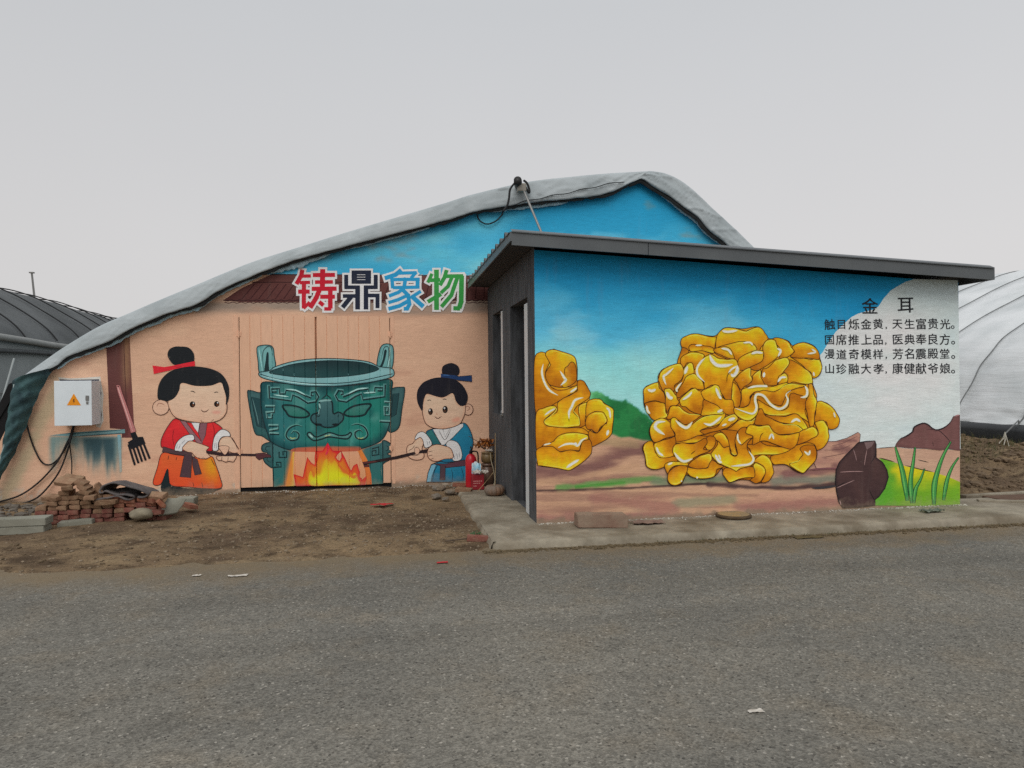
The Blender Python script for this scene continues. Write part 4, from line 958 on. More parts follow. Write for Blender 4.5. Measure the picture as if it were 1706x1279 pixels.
    for q in (EY, mir(EY)):
        p.grad(q, lambda V, d, uv: blend(lerpc((64, 118, 112), (34, 104, 92), uv[:, 1]), (24, 72, 70), (1-sstep(d, 0, 3))*.6), True, 4, 3.0, (12, 34, 38))
    p.grad([(612, 545), (690, 543), (704, 632), (740, 624), (772, 640), (776, 672), (752, 702), (712, 727), (650, 732), (600, 712), (562, 700), (545, 668), (560, 640), (592, 630), (606, 620)], lambda V, d, uv: lerpc((62, 100, 102), (40, 80, 84), uv[:, 1]), True, 4, 2.6, (12, 34, 38))
    p.line([(598, 548), (645, 540), (692, 540)], 3.2, (118, 160, 158)); p.line([(604, 560), (612, 600)], 2.6, (128, 170, 166)); p.line([(655, 450), (656, 500), (618, 532)], 2, DK); p.line([(656, 500), (692, 530)], 2, DK)
    p.line([(575, 640), (600, 655), (612, 640)], 1.6, DK); p.line([(745, 640), (735, 660)], 1.4, DK); p.line([(600, 640), (606, 600)], 1.5, (120, 160, 158))
    p.ell((598, 712), 26, 9, (14, 26, 30)); p.ell((722, 712), 26, 9, (14, 26, 30))
    p.grad([(520, 780), (540, 768), (578, 800), (620, 790), (680, 770), (750, 790), (800, 785), (826, 768), (832, 785), (805, 813), (740, 808), (670, 800), (622, 815), (570, 826), (536, 806)], lambda V, d, uv: lerpc((98, 148, 142), (52, 104, 100), uv[:, 1]), True, 3, 2.4, (12, 34, 38))
    p.line([(535, 782), (560, 806)], 2.4, (150, 188, 180)); p.line([(640, 796), (690, 784)], 1.6, (168, 176, 130))
    SPR = [(485, 724), (440, 714), (390, 738), (368, 788), (398, 820), (448, 812), (458, 775), (425, 756), (402, 776)]
    for q in (SPR, mir(SPR)): p.line(q, 4.4, (84, 140, 132)); p.line([(a+2, b+4) for a, b in q], 2.4, (12, 34, 38))
    p.line([(395, 800), (412, 810), (440, 806)], 1.6, (160, 172, 110)); p.line(mir([(395, 808), (412, 818), (440, 814)]), 1.6, (160, 172, 110))
    for q in ([(220, 580), (286, 580), (284, 620), (228, 624), (236, 662), (266, 662), (268, 632)], [(244, 716), (312, 716), (312, 742), (250, 752)], [(250, 772), (318, 776)], [(1066, 550), (1108, 550), (1106, 642), (1070, 642), (1068, 582), (1092, 584), (1088, 616)], [(1032, 686), (1112, 690)]):
        p.line(q, 3.8, (104, 152, 148), False, False); p.line([(a+3, b+7) for a, b in q], 2.0, (12, 34, 38), False, False)
    for q in ([(320, 905), (320, 945), (372, 945), (374, 904), (346, 904), (348, 930)], [(282, 1016), (335, 1012), (332, 980), (300, 980), (302, 1000), (318, 998)], [(978, 885), (1028, 870), (1028, 925), (980, 932), (980, 900), (1008, 895), (1006, 915)]): p.line(q, 2.2, (14, 36, 40), False, False)
def d_fire(p):
    p.crop(390, 540, 4.263)
    p.grad([(430, 904), (640, 908), (880, 902), (905, 960), (932, 1040), (940, 1137), (425, 1146), (420, 1060), (424, 980)], lambda V, d, uv: lerpc((200, 150, 118), (206, 140, 96), uv[:, 1]), False, 8)
    fl = lambda V, d, uv: blend(blend(lerpc((228, 66, 36), (234, 84, 40), uv[:, 1]), (240, 150, 34), np.exp(-((uv[:, 0]-.48)/.25)**2)*sstep(uv[:, 1], .12, .6)), (196, 34, 42), (1-sstep(d, 0, 3.2))*.9)
    p.grad([(440, 1146), (425, 1064), (455, 1076), (490, 1086), (500, 1040), (522, 945), (548, 985), (578, 1002), (574, 950), (580, 902), (630, 900), (650, 870), (665, 842), (680, 872), (700, 900), (762, 902), (735, 920), (722, 945), (735, 965), (752, 972), (765, 945), (762, 905), (790, 960), (812, 1010), (832, 1042), (850, 1005), (872, 990), (890, 1050), (888, 1085), (905, 1095), (905, 1110), (938, 1080), (932, 1137), (680, 1142)], fl, False, 4, 1.3, (176, 30, 38))
    p.grad([(550, 1145), (528, 1090), (545, 1040), (566, 1085), (590, 1040), (606, 1060), (630, 990), (655, 955), (690, 985), (715, 968), (745, 1010), (770, 1050), (800, 1062), (830, 1075), (860, 1052), (880, 1100), (885, 1138), (700, 1142)], lambda V, d, uv: blend(lerpc((238, 170, 30), (234, 206, 30), sstep(uv[:, 1], .1, .7)), (238, 140, 34), (1-sstep(d, 0, 5))*.8), True, 4)
    p.line([(665, 846), (668, 890), (650, 930)], 3, (206, 40, 70)); p.line([(600, 905), (590, 960), (570, 1005)], 2.5, (206, 60, 44)); p.line([(735, 985), (770, 1030), (800, 1050)], 3.5, (226, 96, 40))
    p.line([(820, 1065), (850, 1085), (870, 1070)], 5, (214, 120, 34))
layered('painted_cauldron', GY, .001, GH, d_cauldron, PAINTG, GROOVES)
layered('painted_fire', GY, .0095, GH, d_fire, PAINTG, GROOVES)

# ================================================================== MURAL ON THE ANNEX FRONT
GOLD_INK = (52, 28, 8)
def petal_fn(ang, dark=.0, seed=0):
    ca, sa = math.cos(ang), math.sin(ang)
    def fn(V, d, uv):
        g = (uv[:, 0]-.5)*ca+(uv[:, 1]-.5)*sa
        n = (vnoise(V, 11, seed % 50, 3)-.5)+.5*(vnoise(np.stack([(V[:, 0]*ca+V[:, 1]*sa)*.3, (-V[:, 0]*sa+V[:, 1]*ca)], 1), 4.5, (seed+7) % 50, 2)-.5)
        t = np.clip(.50-dark+g*1.05+n*.6, 0, 1)
        C = lerpc((166, 98, 4), (242, 186, 20), t)
        C = blend(C, (244, 196, 48), np.exp(-((d-2.6)/1.6)**2)*.45*sstep(g, -.15, .4))
        return blend(C, (150, 88, 8), (1-sstep(d, 0, 2.4))*.3)
    return fn
def ruffle(pts, amp, seed):
    A = np.array(spline(pts, True, 4)); n = len(A); o = []
    for i in range(n):
        t = A[(i+1) % n]-A[i-1]; t = t/(np.hypot(*t)+1e-6); o.append(A[i]+np.array([-t[1], t[0]])*amp*mnoise.noise(Vector((A[i][0]*.055, A[i][1]*.055, seed))))
    return o[::2]
def petals(p, L, step=3.6):
    for i, q in enumerate(L):
        pts, deg = ruffle(q[0], 6, i*.7), q[1]; dk = q[2] if len(q) > 2 else 0
        P = p.grad(pts, petal_fn(math.radians(deg), dk, i+3), True, step, 1.15, GOLD_INK)
        A = np.array(P); c = A.mean(0); dv = np.array([math.cos(math.radians(deg)), math.sin(math.radians(deg))]); run = []
        for a in list(A)+list(A[:3]):
            r_ = a-c; n_ = np.hypot(*r_)+1e-6
            if (r_/n_)@dv > .45 and n_ > 7 and dk < .2: run.append(a-r_/n_*2.6)
            elif len(run) > 4: p._ribbon(run, 1.0, wc(244, 200, 76), False, True); run = []
            else: run = []
        if len(run) > 4: p._ribbon(run, 1.0, wc(244, 200, 76), False, True)
CREAM = (240, 226, 198)
def shine(p, L):
    for pts, w in L:
        p.line(pts, w*1.5, (228, 184, 84)); p.line(pts, w*.95, CREAM)
def d_fungus_small(p):
    p.crop(880, 530, 4.736)
    p.grad([(48, 316), (135, 275), (200, 242), (270, 265), (350, 295), (380, 340), (388, 400), (385, 490), (430, 492), (462, 530), (492, 590), (480, 655), (560, 635), (602, 670), (672, 720), (672, 800), (660, 910), (620, 950), (500, 1012), (497, 1070), (442, 1122), (330, 1197), (250, 1187), (100, 1167), (68, 1148), (60, 900)], petal_fn(-1.2, .15), False, 6, 1.2, GOLD_INK)
    petals(p, [
        ([(50, 316), (135, 275), (168, 345), (136, 430), (160, 510), (212, 562), (300, 562), (386, 530), (380, 572), (330, 602), (230, 662), (160, 702), (58, 742)], -50, .06),
        ([(135, 280), (200, 242), (270, 265), (350, 295), (382, 345), (386, 490), (370, 535), (300, 546), (200, 540), (150, 500), (136, 430), (170, 365)], -70, .02),
        ([(312, 375), (345, 345), (375, 380), (384, 480), (350, 520), (290, 545), (262, 520), (298, 490), (286, 410)], 180, .22),
        ([(400, 690), (470, 660), (480, 700), (450, 780), (445, 840), (400, 862), (360, 862), (402, 800)], -90, .05),
        ([(385, 500), (430, 492), (462, 530), (490, 592), (470, 640), (390, 690), (360, 740), (400, 790), (402, 848), (300, 862), (170, 850), (120, 812), (222, 738), (232, 665), (330, 605), (386, 570)], 90, -.02),
        ([(470, 660), (560, 634), (602, 670), (672, 720), (670, 800), (656, 910), (590, 970), (506, 1012), (482, 960), (470, 905), (500, 880), (540, 905), (590, 840), (620, 830), (600, 760), (520, 740), (460, 780)], -60, .0),
        ([(450, 830), (470, 770), (520, 738), (590, 742), (622, 800), (610, 830), (570, 860), (545, 904), (500, 880), (470, 875)], -60, .08),
        ([(60, 765), (115, 710), (200, 690), (220, 712), (170, 765), (122, 812), (160, 852), (300, 866), (430, 870), (472, 915), (330, 900), (230, 940), (190, 980), (120, 1000), (66, 1040)], -75, .03),
        ([(66, 1042), (140, 1005), (190, 1010), (250, 1052), (330, 1035), (400, 1046), (430, 975), (490, 960), (498, 1060), (442, 1122), (330, 1197), (250, 1187), (100, 1167), (72, 1145)], 90, .0),
        ([(110, 1010), (140, 992), (200, 970), (240, 930), (330, 900), (420, 905), (470, 930), (465, 960), (420, 970), (402, 1040), (330, 1040), (250, 1050), (190, 1010)], -80, -.1),
    ], 5)
    shine(p, [([(118, 360), (108, 430), (130, 510), (170, 570), (235, 608)], 3), ([(250, 415), (285, 470), (295, 490), (255, 530)], 3.4), ([(330, 585), (360, 565), (382, 548)], 3), ([(435, 625), (370, 645), (342, 700), (322, 740), (322, 795)], 3.4), ([(615, 705), (640, 730), (648, 790)], 3), ([(632, 880), (620, 925)], 3.6), ([(130, 765), (170, 735), (212, 712)], 2.6), ([(235, 1022), (290, 995), (350, 990), (390, 1005), (420, 965), (465, 940)], 3), ([(360, 985), (385, 1000)], 4.5), ([(300, 1180), (350, 1145), (400, 1115)], 4), ([(120, 1000), (180, 985)], 2)])
    p.line([(320, 790), (322, 818)], 1, GOLD_INK); p.line([(190, 545), (230, 566), (300, 564)], 1.2, (120, 56, 14)); p.line([(480, 880), (540, 905), (600, 838)], 1.1, GOLD_INK)
def d_fungus_big(p):
    p.crop(1060, 530, 4.411)
    p.grad([(585, 125), (650, 70), (780, 78), (900, 65), (962, 145), (1050, 150), (1112, 166), (1150, 202), (1230, 178), (1310, 210), (1342, 280), (1360, 360), (1340, 420), (1292, 440), (1296, 490), (1322, 560), (1325, 612), (1390, 620), (1450, 670), (1486, 740), (1470, 802), (1410, 812), (1408, 880), (1372, 945), (1322, 968), (1310, 1040), (1250, 1112), (1210, 1136), (1150, 1112), (1098, 1072), (1000, 1078), (1004, 1140), (960, 1192), (880, 1212), (835, 1190), (760, 1186), (680, 1202), (636, 1142), (625, 1102), (570, 1162), (480, 1180), (400, 1162), (362, 1152), (330, 1216), (280, 1226), (230, 1202), (236, 1140), (205, 1090), (130, 1112), (70, 1082), (64, 1010), (44, 960), (60, 920), (120, 906), (94, 850), (100, 800), (138, 748), (84, 700), (54, 630), (55, 530), (80, 495), (155, 470), (160, 420), (200, 370), (300, 336), (316, 270), (334, 212), (328, 160), (370, 130), (440, 115), (530, 130)], petal_fn(-1.2, .34), True, 8, 1.2, GOLD_INK)
    petals(p, [
        ([(335, 218), (328, 160), (365, 130), (440, 115), (520, 130), (582, 140), (576, 190), (565, 258), (480, 240), (400, 246), (365, 222)], -90, 0),
        ([(400, 246), (385, 205), (440, 192), (500, 200), (560, 215), (565, 258), (480, 240)], 90, -.05),
        ([(300, 335), (316, 270), (336, 218), (375, 228), (385, 250), (335, 290), (322, 335)], 60, .25),
        ([(580, 225), (582, 160), (600, 110), (650, 70), (730, 75), (800, 95), (840, 80), (900, 65), (942, 110), (964, 150), (930, 195), (905, 232), (870, 290), (740, 310), (640, 290), (575, 255)], -90, .05),
        ([(600, 215), (690, 185), (800, 170), (860, 192), (880, 230), (830, 252), (740, 330), (700, 300), (690, 240), (640, 215)], -60, .1),
        ([(575, 250), (580, 222), (640, 212), (690, 228), (718, 300), (650, 282)], -45, .02),
        ([(742, 332), (760, 290), (830, 250), (922, 236), (932, 272), (916, 320), (842, 362), (752, 382)], -90, -.02),
        ([(1000, 150), (1060, 148), (1110, 168), (1135, 210), (1158, 240), (1130, 275), (1080, 292), (1045, 296), (1055, 240), (1030, 195)], -40, 0),
        ([(925, 225), (940, 180), (975, 155), (1018, 165), (1032, 215), (1056, 240), (1030, 290), (960, 342), (890, 384), (830, 362), (915, 320), (934, 272)], -60, .02),
        ([(1130, 284), (1200, 290), (1280, 302), (1338, 300), (1360, 360), (1340, 420), (1294, 440), (1280, 400), (1240, 370), (1190, 325)], -20, .05),
        ([(1142, 215), (1180, 186), (1230, 178), (1310, 210), (1342, 270), (1330, 302), (1250, 292), (1170, 290), (1128, 280), (1158, 245)], -80, 0),
        ([(1112, 312), (1150, 310), (1210, 350), (1260, 385), (1286, 420), (1292, 476), (1230, 482), (1150, 470), (1106, 482), (1106, 420), (1080, 390), (1100, 350)], 30, .03),
        ([(912, 415), (925, 375), (962, 368), (1020, 310), (1080, 290), (1118, 300), (1112, 350), (1070, 400), (1040, 440), (1030, 492), (960, 492), (915, 462)], -40, .02),
        ([(850, 445), (860, 410), (910, 378), (915, 430), (940, 492), (880, 492), (800, 502), (840, 470)], -60, .15),
        ([(715, 452), (735, 430), (780, 390), (836, 364), (838, 420), (852, 442), (838, 472), (790, 502), (765, 528), (740, 482)], -60, .12),
        ([(1010, 512), (1040, 480), (1045, 430), (1085, 405), (1110, 432), (1100, 472), (1060, 495)], -60, -.04),
        ([(760, 655), (768, 600), (772, 530), (822, 505), (900, 492), (980, 505), (1050, 482), (1108, 472), (1100, 502), (1040, 532), (960, 548), (870, 542), (832, 580), (828, 632)], -90, .02),
        ([(700, 470), (740, 500), (768, 560), (755, 640), (725, 655), (690, 600), (700, 530)], 180, .1),
        ([(325, 335), (330, 290), (370, 260), (430, 250), (492, 270), (480, 312), (450, 362), (420, 372), (405, 335), (370, 330), (345, 365)], -80, .06),
        ([(162, 432), (200, 370), (290, 335), (330, 338), (345, 400), (330, 452), (280, 492), (275, 532), (212, 515), (202, 545), (180, 510), (165, 470)], -100, .0),
        ([(290, 560), (330, 480), (370, 415), (420, 405), (455, 432), (488, 470), (492, 522), (440, 520), (400, 515), (340, 562), (305, 585)], -60, .12),
        ([(350, 370), (380, 335), (410, 335), (418, 402), (372, 420), (342, 470), (310, 520), (295, 548), (278, 510), (300, 485), (330, 460), (345, 420)], -100, -.06),
        ([(450, 430), (440, 385), (470, 325), (500, 288), (540, 265), (590, 290), (640, 302), (700, 300), (736, 312), (746, 370), (736, 420), (712, 452), (700, 522), (690, 602), (650, 592), (620, 550), (590, 500), (550, 490), (500, 522), (490, 470)], -90, -.02),
        ([(60, 620), (140, 608), (205, 622), (215, 690), (225, 722), (135, 752), (85, 700)], 20, .14),
        ([(54, 610), (50, 540), (70, 500), (155, 470), (166, 510), (200, 552), (208, 622), (140, 608), (62, 625)], -110, .02),
        ([(203, 522), (240, 515), (280, 552), (300, 590), (312, 622), (280, 642), (245, 650), (225, 692), (210, 640), (212, 570)], -70, .0),
        ([(220, 732), (235, 695), (248, 650), (290, 642), (320, 652), (370, 692), (420, 706), (475, 712), (420, 752), (370, 776), (330, 772), (290, 738), (240, 742)], -60, .08),
        ([(314, 602), (350, 565), (410, 518), (450, 525), (492, 560), (486, 620), (490, 662), (476, 706), (420, 692), (360, 652), (325, 640)], -120, .0),
        ([(490, 602), (530, 598), (590, 628), (645, 690), (645, 706), (570, 706), (478, 712), (486, 650)], 60, .06),
        ([(475, 542), (530, 510), (570, 488), (600, 500), (622, 550), (652, 596), (700, 600), (716, 650), (716, 706), (650, 702), (600, 650), (550, 620), (500, 592)], -80, -.04),
        ([(700, 792), (760, 745), (850, 750), (882, 730), (860, 776), (800, 802), (740, 832), (640, 822)], -80, .04),
        ([(245, 762), (270, 730), (300, 745), (340, 800), (380, 806), (430, 760), (500, 720), (620, 705), (652, 700), (640, 742), (600, 782), (540, 796), (468, 822), (505, 850), (450, 862), (380, 892), (310, 916), (275, 916), (280, 850), (250, 800)], -90, -.02),
        ([(464, 826), (540, 810), (600, 790), (650, 730), (720, 705), (742, 735), (700, 782), (640, 816), (560, 832), (500, 848)], -80, .08),
        ([(275, 915), (380, 892), (450, 862), (515, 868), (500, 890), (440, 912), (340, 918)], 90, .2),
        ([(560, 870), (600, 840), (650, 855), (675, 902), (690, 950), (650, 955), (618, 942), (600, 902)], -70, .03),
        ([(498, 900), (530, 865), (570, 876), (578, 920), (540, 968), (505, 950)], 90, .36),
        ([(612, 825), (680, 820), (740, 832), (730, 870), (720, 930), (738, 1000), (700, 1000), (682, 940), (660, 870)], 90, .34),
        ([(745, 830), (800, 800), (850, 868), (820, 890), (772, 930), (755, 900)], 90, .3),
        ([(890, 600), (960, 640), (1040, 676), (1110, 652), (1126, 560), (1182, 556), (1252, 600), (1232, 680), (1262, 760), (1200, 722), (1150, 702), (1090, 716), (1000, 716), (940, 702), (900, 662)], 100, .1),
        ([(835, 580), (870, 545), (930, 528), (1000, 540), (1060, 512), (1110, 480), (1180, 482), (1240, 490), (1180, 515), (1110, 540), (1090, 580), (1060, 640), (980, 620), (930, 570), (880, 550)], -80, .14),
        ([(1260, 490), (1290, 488), (1302, 560), (1326, 620), (1310, 700), (1302, 782), (1272, 792), (1250, 700), (1238, 620), (1262, 560)], -20, .06),
        ([(1326, 615), (1390, 620), (1450, 670), (1486, 740), (1470, 802), (1410, 812), (1390, 760), (1310, 766), (1312, 700)], -60, .0),
        ([(1310, 766), (1370, 752), (1405, 800), (1410, 870), (1375, 942), (1320, 966), (1250, 922), (1232, 910), (1290, 880), (1332, 850), (1320, 800)], -30, .04),
        ([(720, 700), (718, 658), (780, 655), (820, 640), (836, 590), (850, 558), (880, 590), (892, 640), (886, 700), (832, 752), (770, 742)], 90, -.06),
        ([(940, 712), (1010, 716), (1090, 722), (1150, 700), (1202, 722), (1252, 800), (1240, 826), (1200, 805), (1150, 782), (1090, 772), (1020, 752)], 60, -.05),
        ([(870, 776), (890, 690), (920, 664), (945, 712), (1020, 752), (1100, 782), (1180, 790), (1225, 832), (1150, 852), (1060, 852), (1010, 842), (960, 790)], -30, .18),
        ([(1190, 842), (1240, 812), (1300, 796), (1334, 846), (1290, 882), (1220, 916), (1165, 922)], -60, .04),
        ([(990, 1012), (1060, 986), (1130, 952), (1230, 915), (1300, 930), (1322, 982), (1310, 1042), (1250, 1112), (1210, 1136), (1150, 1106), (1090, 1072), (1010, 1072), (980, 1042)], 60, .02),
        ([(1120, 1075), (1180, 1050), (1215, 1000), (1200, 960), (1240, 930), (1300, 935), (1318, 985), (1308, 1042), (1250, 1110), (1210, 1134)], 100, .04),
        ([(812, 932), (860, 925), (905, 905), (960, 935), (1060, 945), (1125, 965), (1030, 1000), (900, 1002), (855, 1012), (830, 962)], 80, .1),
        ([(800, 832), (830, 785), (900, 790), (970, 785), (1002, 830), (1050, 856), (1130, 852), (1190, 842), (1172, 922), (1130, 962), (1060, 942), (960, 905), (905, 905), (850, 930), (852, 870), (812, 850)], -80, .0),
        ([(860, 1052), (900, 1010), (950, 1010), (990, 1060), (1004, 1130), (970, 1190), (915, 1202), (942, 1140), (930, 1090), (885, 1062)], -60, .02),
        ([(855, 1082), (880, 1060), (930, 1090), (942, 1140), (910, 1196), (870, 1212), (835, 1188), (860, 1160), (868, 1120)], -60, .06),
        ([(630, 1130), (650, 1098), (690, 1100), (730, 1120), (770, 1100), (850, 1090), (866, 1130), (860, 1166), (800, 1172), (740, 1186), (680, 1202), (642, 1160)], 90, .0),
        ([(545, 992), (590, 930), (600, 905), (640, 950), (680, 942), (690, 992), (720, 1012), (740, 990), (722, 900), (738, 838), (752, 900), (770, 932), (820, 890), (850, 880), (812, 920), (818, 980), (856, 1030), (840, 1082), (760, 1102), (730, 1122), (680, 1102), (600, 1062), (560, 1022)], 110, -.06),
        ([(45, 960), (60, 920), (115, 905), (130, 960), (150, 1002), (190, 1026), (240, 1010), (290, 1022), (295, 1052), (210, 1090), (130, 1113), (70, 1082), (64, 1010)], 160, .05),
        ([(125, 935), (160, 905), (230, 888), (276, 870), (282, 920), (265, 972), (270, 1012), (190, 1026), (150, 1002)], 140, .08),
        ([(98, 855), (100, 800), (130, 755), (190, 735), (245, 762), (250, 800), (276, 862), (200, 882), (130, 912)], -120, .02),
        ([(264, 982), (280, 930), (340, 914), (420, 920), (500, 880), (514, 920), (490, 962), (542, 972), (470, 1002), (400, 1032), (350, 1062), (290, 1022)], 130, .0),
        ([(380, 1072), (430, 1030), (500, 1000), (545, 1000), (552, 1040), (520, 1096), (450, 1106), (390, 1090)], -60, .04),
        ([(368, 1125), (380, 1094), (450, 1106), (520, 1096), (552, 1042), (600, 1070), (636, 1086), (590, 1112), (565, 1162), (480, 1179), (400, 1162)], 80, .02),
        ([(205, 1082), (240, 1055), (300, 1050), (340, 1062), (372, 1062), (370, 1082), (290, 1082), (240, 1112), (228, 1142)], -90, -.04),
        ([(230, 1182), (235, 1130), (290, 1088), (360, 1080), (371, 1112), (345, 1182), (310, 1222), (270, 1226), (235, 1206)], 60, .02),
    ])
    shine(p, [([(625, 92), (670, 100), (740, 90)], 3.6), ([(430, 200), (480, 198)], 2.2), ([(620, 222), (670, 232), (698, 270)], 3.2), ([(780, 182), (830, 178), (852, 200)], 2.6), ([(840, 262), (880, 250), (925, 256)], 3.6), ([(1030, 222), (1056, 240), (1036, 282)], 3.2), ([(1250, 262), (1310, 250), (1282, 226)], 2.6), ([(1296, 395), (1302, 425)], 2.6), ([(936, 396), (930, 435)], 3.6), ([(1034, 470), (1060, 436), (1098, 434)], 3.2), ([(812, 515), (870, 500), (940, 498), (960, 502)], 3),
              ([(500, 470), (450, 420), (442, 370), (470, 322), (500, 292)], 3), ([(535, 268), (552, 310), (590, 345), (650, 348), (705, 338)], 5), ([(738, 345), (735, 390), (710, 420), (690, 410)], 5), ([(735, 350), (690, 380), (675, 410)], 2.6), ([(372, 352), (352, 410)], 4.4), ([(330, 470), (292, 520), (300, 540)], 2.6), ([(270, 365), (220, 410), (196, 430), (215, 490)], 3.2), ([(80, 522), (110, 534), (140, 520)], 4), ([(72, 640), (80, 680), (98, 700)], 3), ([(218, 540), (240, 580), (265, 585)], 5), ([(335, 600), (380, 570), (405, 540)], 3.2), ([(580, 510), (600, 560), (620, 595)], 4), ([(590, 690), (630, 672)], 4), 
              ([(722, 660), (780, 682), (850, 700), (878, 660), (868, 600), (880, 560), (930, 570), (980, 630), (1040, 665), (1090, 645), (1108, 600), (1095, 560), (1130, 530)], 3.4), ([(1200, 582), (1242, 572), (1250, 530), (1232, 495)], 3.4), ([(1130, 765), (1170, 742), (1200, 760)], 3.6), ([(285, 750), (330, 790), (370, 802), (408, 760)], 4), ([(490, 770), (540, 782), (590, 750), (620, 720)], 3.6), ([(670, 750), (722, 732)], 4.6), ([(625, 790), (660, 775)], 2.6), ([(210, 758), (150, 765), (135, 800), (165, 830), (205, 855)], 4.6), ([(740, 845), (742, 890), (765, 925)], 2.4), ([(968, 890), (990, 852), (1005, 890)], 3), ([(145, 945), (160, 985), (195, 1010)], 3.4), ([(275, 985), (310, 1030), (350, 1050), (410, 1030)], 3.8), ([(575, 1000), (600, 1045), (625, 1060)], 4), ([(600, 1000), (615, 1040)], 2.4), ([(690, 1085), (760, 1080), (830, 1068), (856, 1030), (820, 975)], 3.2), ([(1228, 975), (1260, 1000), (1270, 968)], 3), ([(1445, 690), (1455, 730)], 2.4), ([(225, 1075), (262, 1060)], 3), ([(435, 1166), (450, 1172)], 2.6), ([(325, 1190), (330, 1200)], 2.4)])
    for q in ([(660, 470), (665, 420), (690, 390)], [(60, 622), (130, 605), (200, 625)], [(430, 970), (395, 1000)], [(900, 905), (910, 860), (930, 840)], [(1040, 855), (1120, 850), (1190, 838)], [(610, 560), (640, 590), (655, 595)]): p.line(q, 1, GOLD_INK)
layered('painted_fungus', 0, .002, AX, d_fungus_small, None, None, 'smaller painted golden fungus')
def d_log(p):
    p.crop(1360, 640, 4.919)
    bark = lambda V, d, uv: blend(lerpc((178, 140, 118), (150, 108, 98), np.clip(.5+1.4*(vnoise(V, 13, 70, 3, .3, 1.3)-.5), 0, 1)), (104, 70, 70), sstep(vnoise(V, 10, 71, 3, .25, 1.5), .6, .75)*.7)
    p.grad([(60, 470), (160, 466), (250, 440), (340, 392), (358, 410), (352, 470), (300, 535), (230, 600), (180, 690), (0, 690), (-40, 600), (0, 540)], bark, False, 4, .9, (60, 40, 40))
    for q in ([(120, 505), (220, 480), (340, 420)], [(60, 540), (200, 530), (290, 490)], [(40, 600), (160, 580), (240, 560)]): p.line(q, .9, (96, 66, 64))
    p.line([(-40, 850), (60, 845), (165, 830)], 4, (52, 50, 54)); p.line([(-60, 700), (60, 690), (180, 690)], 3, (110, 70, 74))
    endw = lambda V, d, uv: blend(lerpc((76, 54, 52), (54, 38, 40), np.clip(uv[:, 1]*.5+.9*(vnoise(V, 14, 73, 3, 1.2, .5)-.3), 0, 1)), (34, 24, 28), (1-sstep(d, 0, 4))*.7)
    p.grad([(300, 520), (340, 478), (400, 468), (478, 464), (487, 490), (488, 600), (540, 640), (575, 700), (588, 760), (560, 850), (510, 920), (478, 945), (480, 990), (350, 1005), (215, 1012), (180, 960), (162, 870), (155, 790), (160, 700), (185, 640), (230, 590)], endw, False, 4, 1.6, (28, 20, 24))
    p.fill([(390, 475), (476, 466), (450, 510), (410, 535)], (108, 88, 88), False)
    for q, c in (([(190, 720), (280, 714), (385, 714)], (150, 120, 118)), ([(162, 850), (240, 815), (312, 784)], (140, 114, 112)), ([(300, 530), (320, 590), (326, 625)], (130, 104, 104)), ([(412, 535), (400, 600), (390, 665)], (140, 112, 110)), ([(485, 490), (480, 580), (440, 650)], (30, 22, 26)), ([(430, 860), (452, 910), (474, 950)], (24, 18, 20)), ([(200, 990), (190, 950)], (160, 130, 128)), ([(160, 840), (240, 800)], (24, 18, 20))): p.line(q, 1.2, c)
layered('painted_log', 0, .006, AX, d_log)
layered('painted_fungus', 0, .010, AX, d_fungus_big, None, None, 'large painted golden fungus with many folds')
def d_cloud(p):
    p.crop(1350, 440, 4.789)
    p.grad([(830, 118), (760, 140), (692, 178), (640, 210), (610, 245), (585, 272), (545, 335), (500, 362), (440, 376), (380, 394), (330, 420), (290, 455), (250, 492), (200, 542), (160, 600), (128, 650), (100, 700), (72, 730), (30, 780), (-20, 860), (-70, 980), (-80, 1290), (-80, 1440), (300, 1470), (1198, 1475), (1196, 1290), (1188, 800), (1184, 400), (1176, 128)], lambda V, d, uv: blend(lerpc((204, 210, 212), (178, 194, 202), np.clip(vnoise(V, 60, 75, 4, .4, 1)*1.3-.15, 0, 1)), (150, 192, 210), (1-sstep(d, 0, 5))*.0), False, 9)
layered('painted_cloud', 0, .0008, AX, d_cloud)
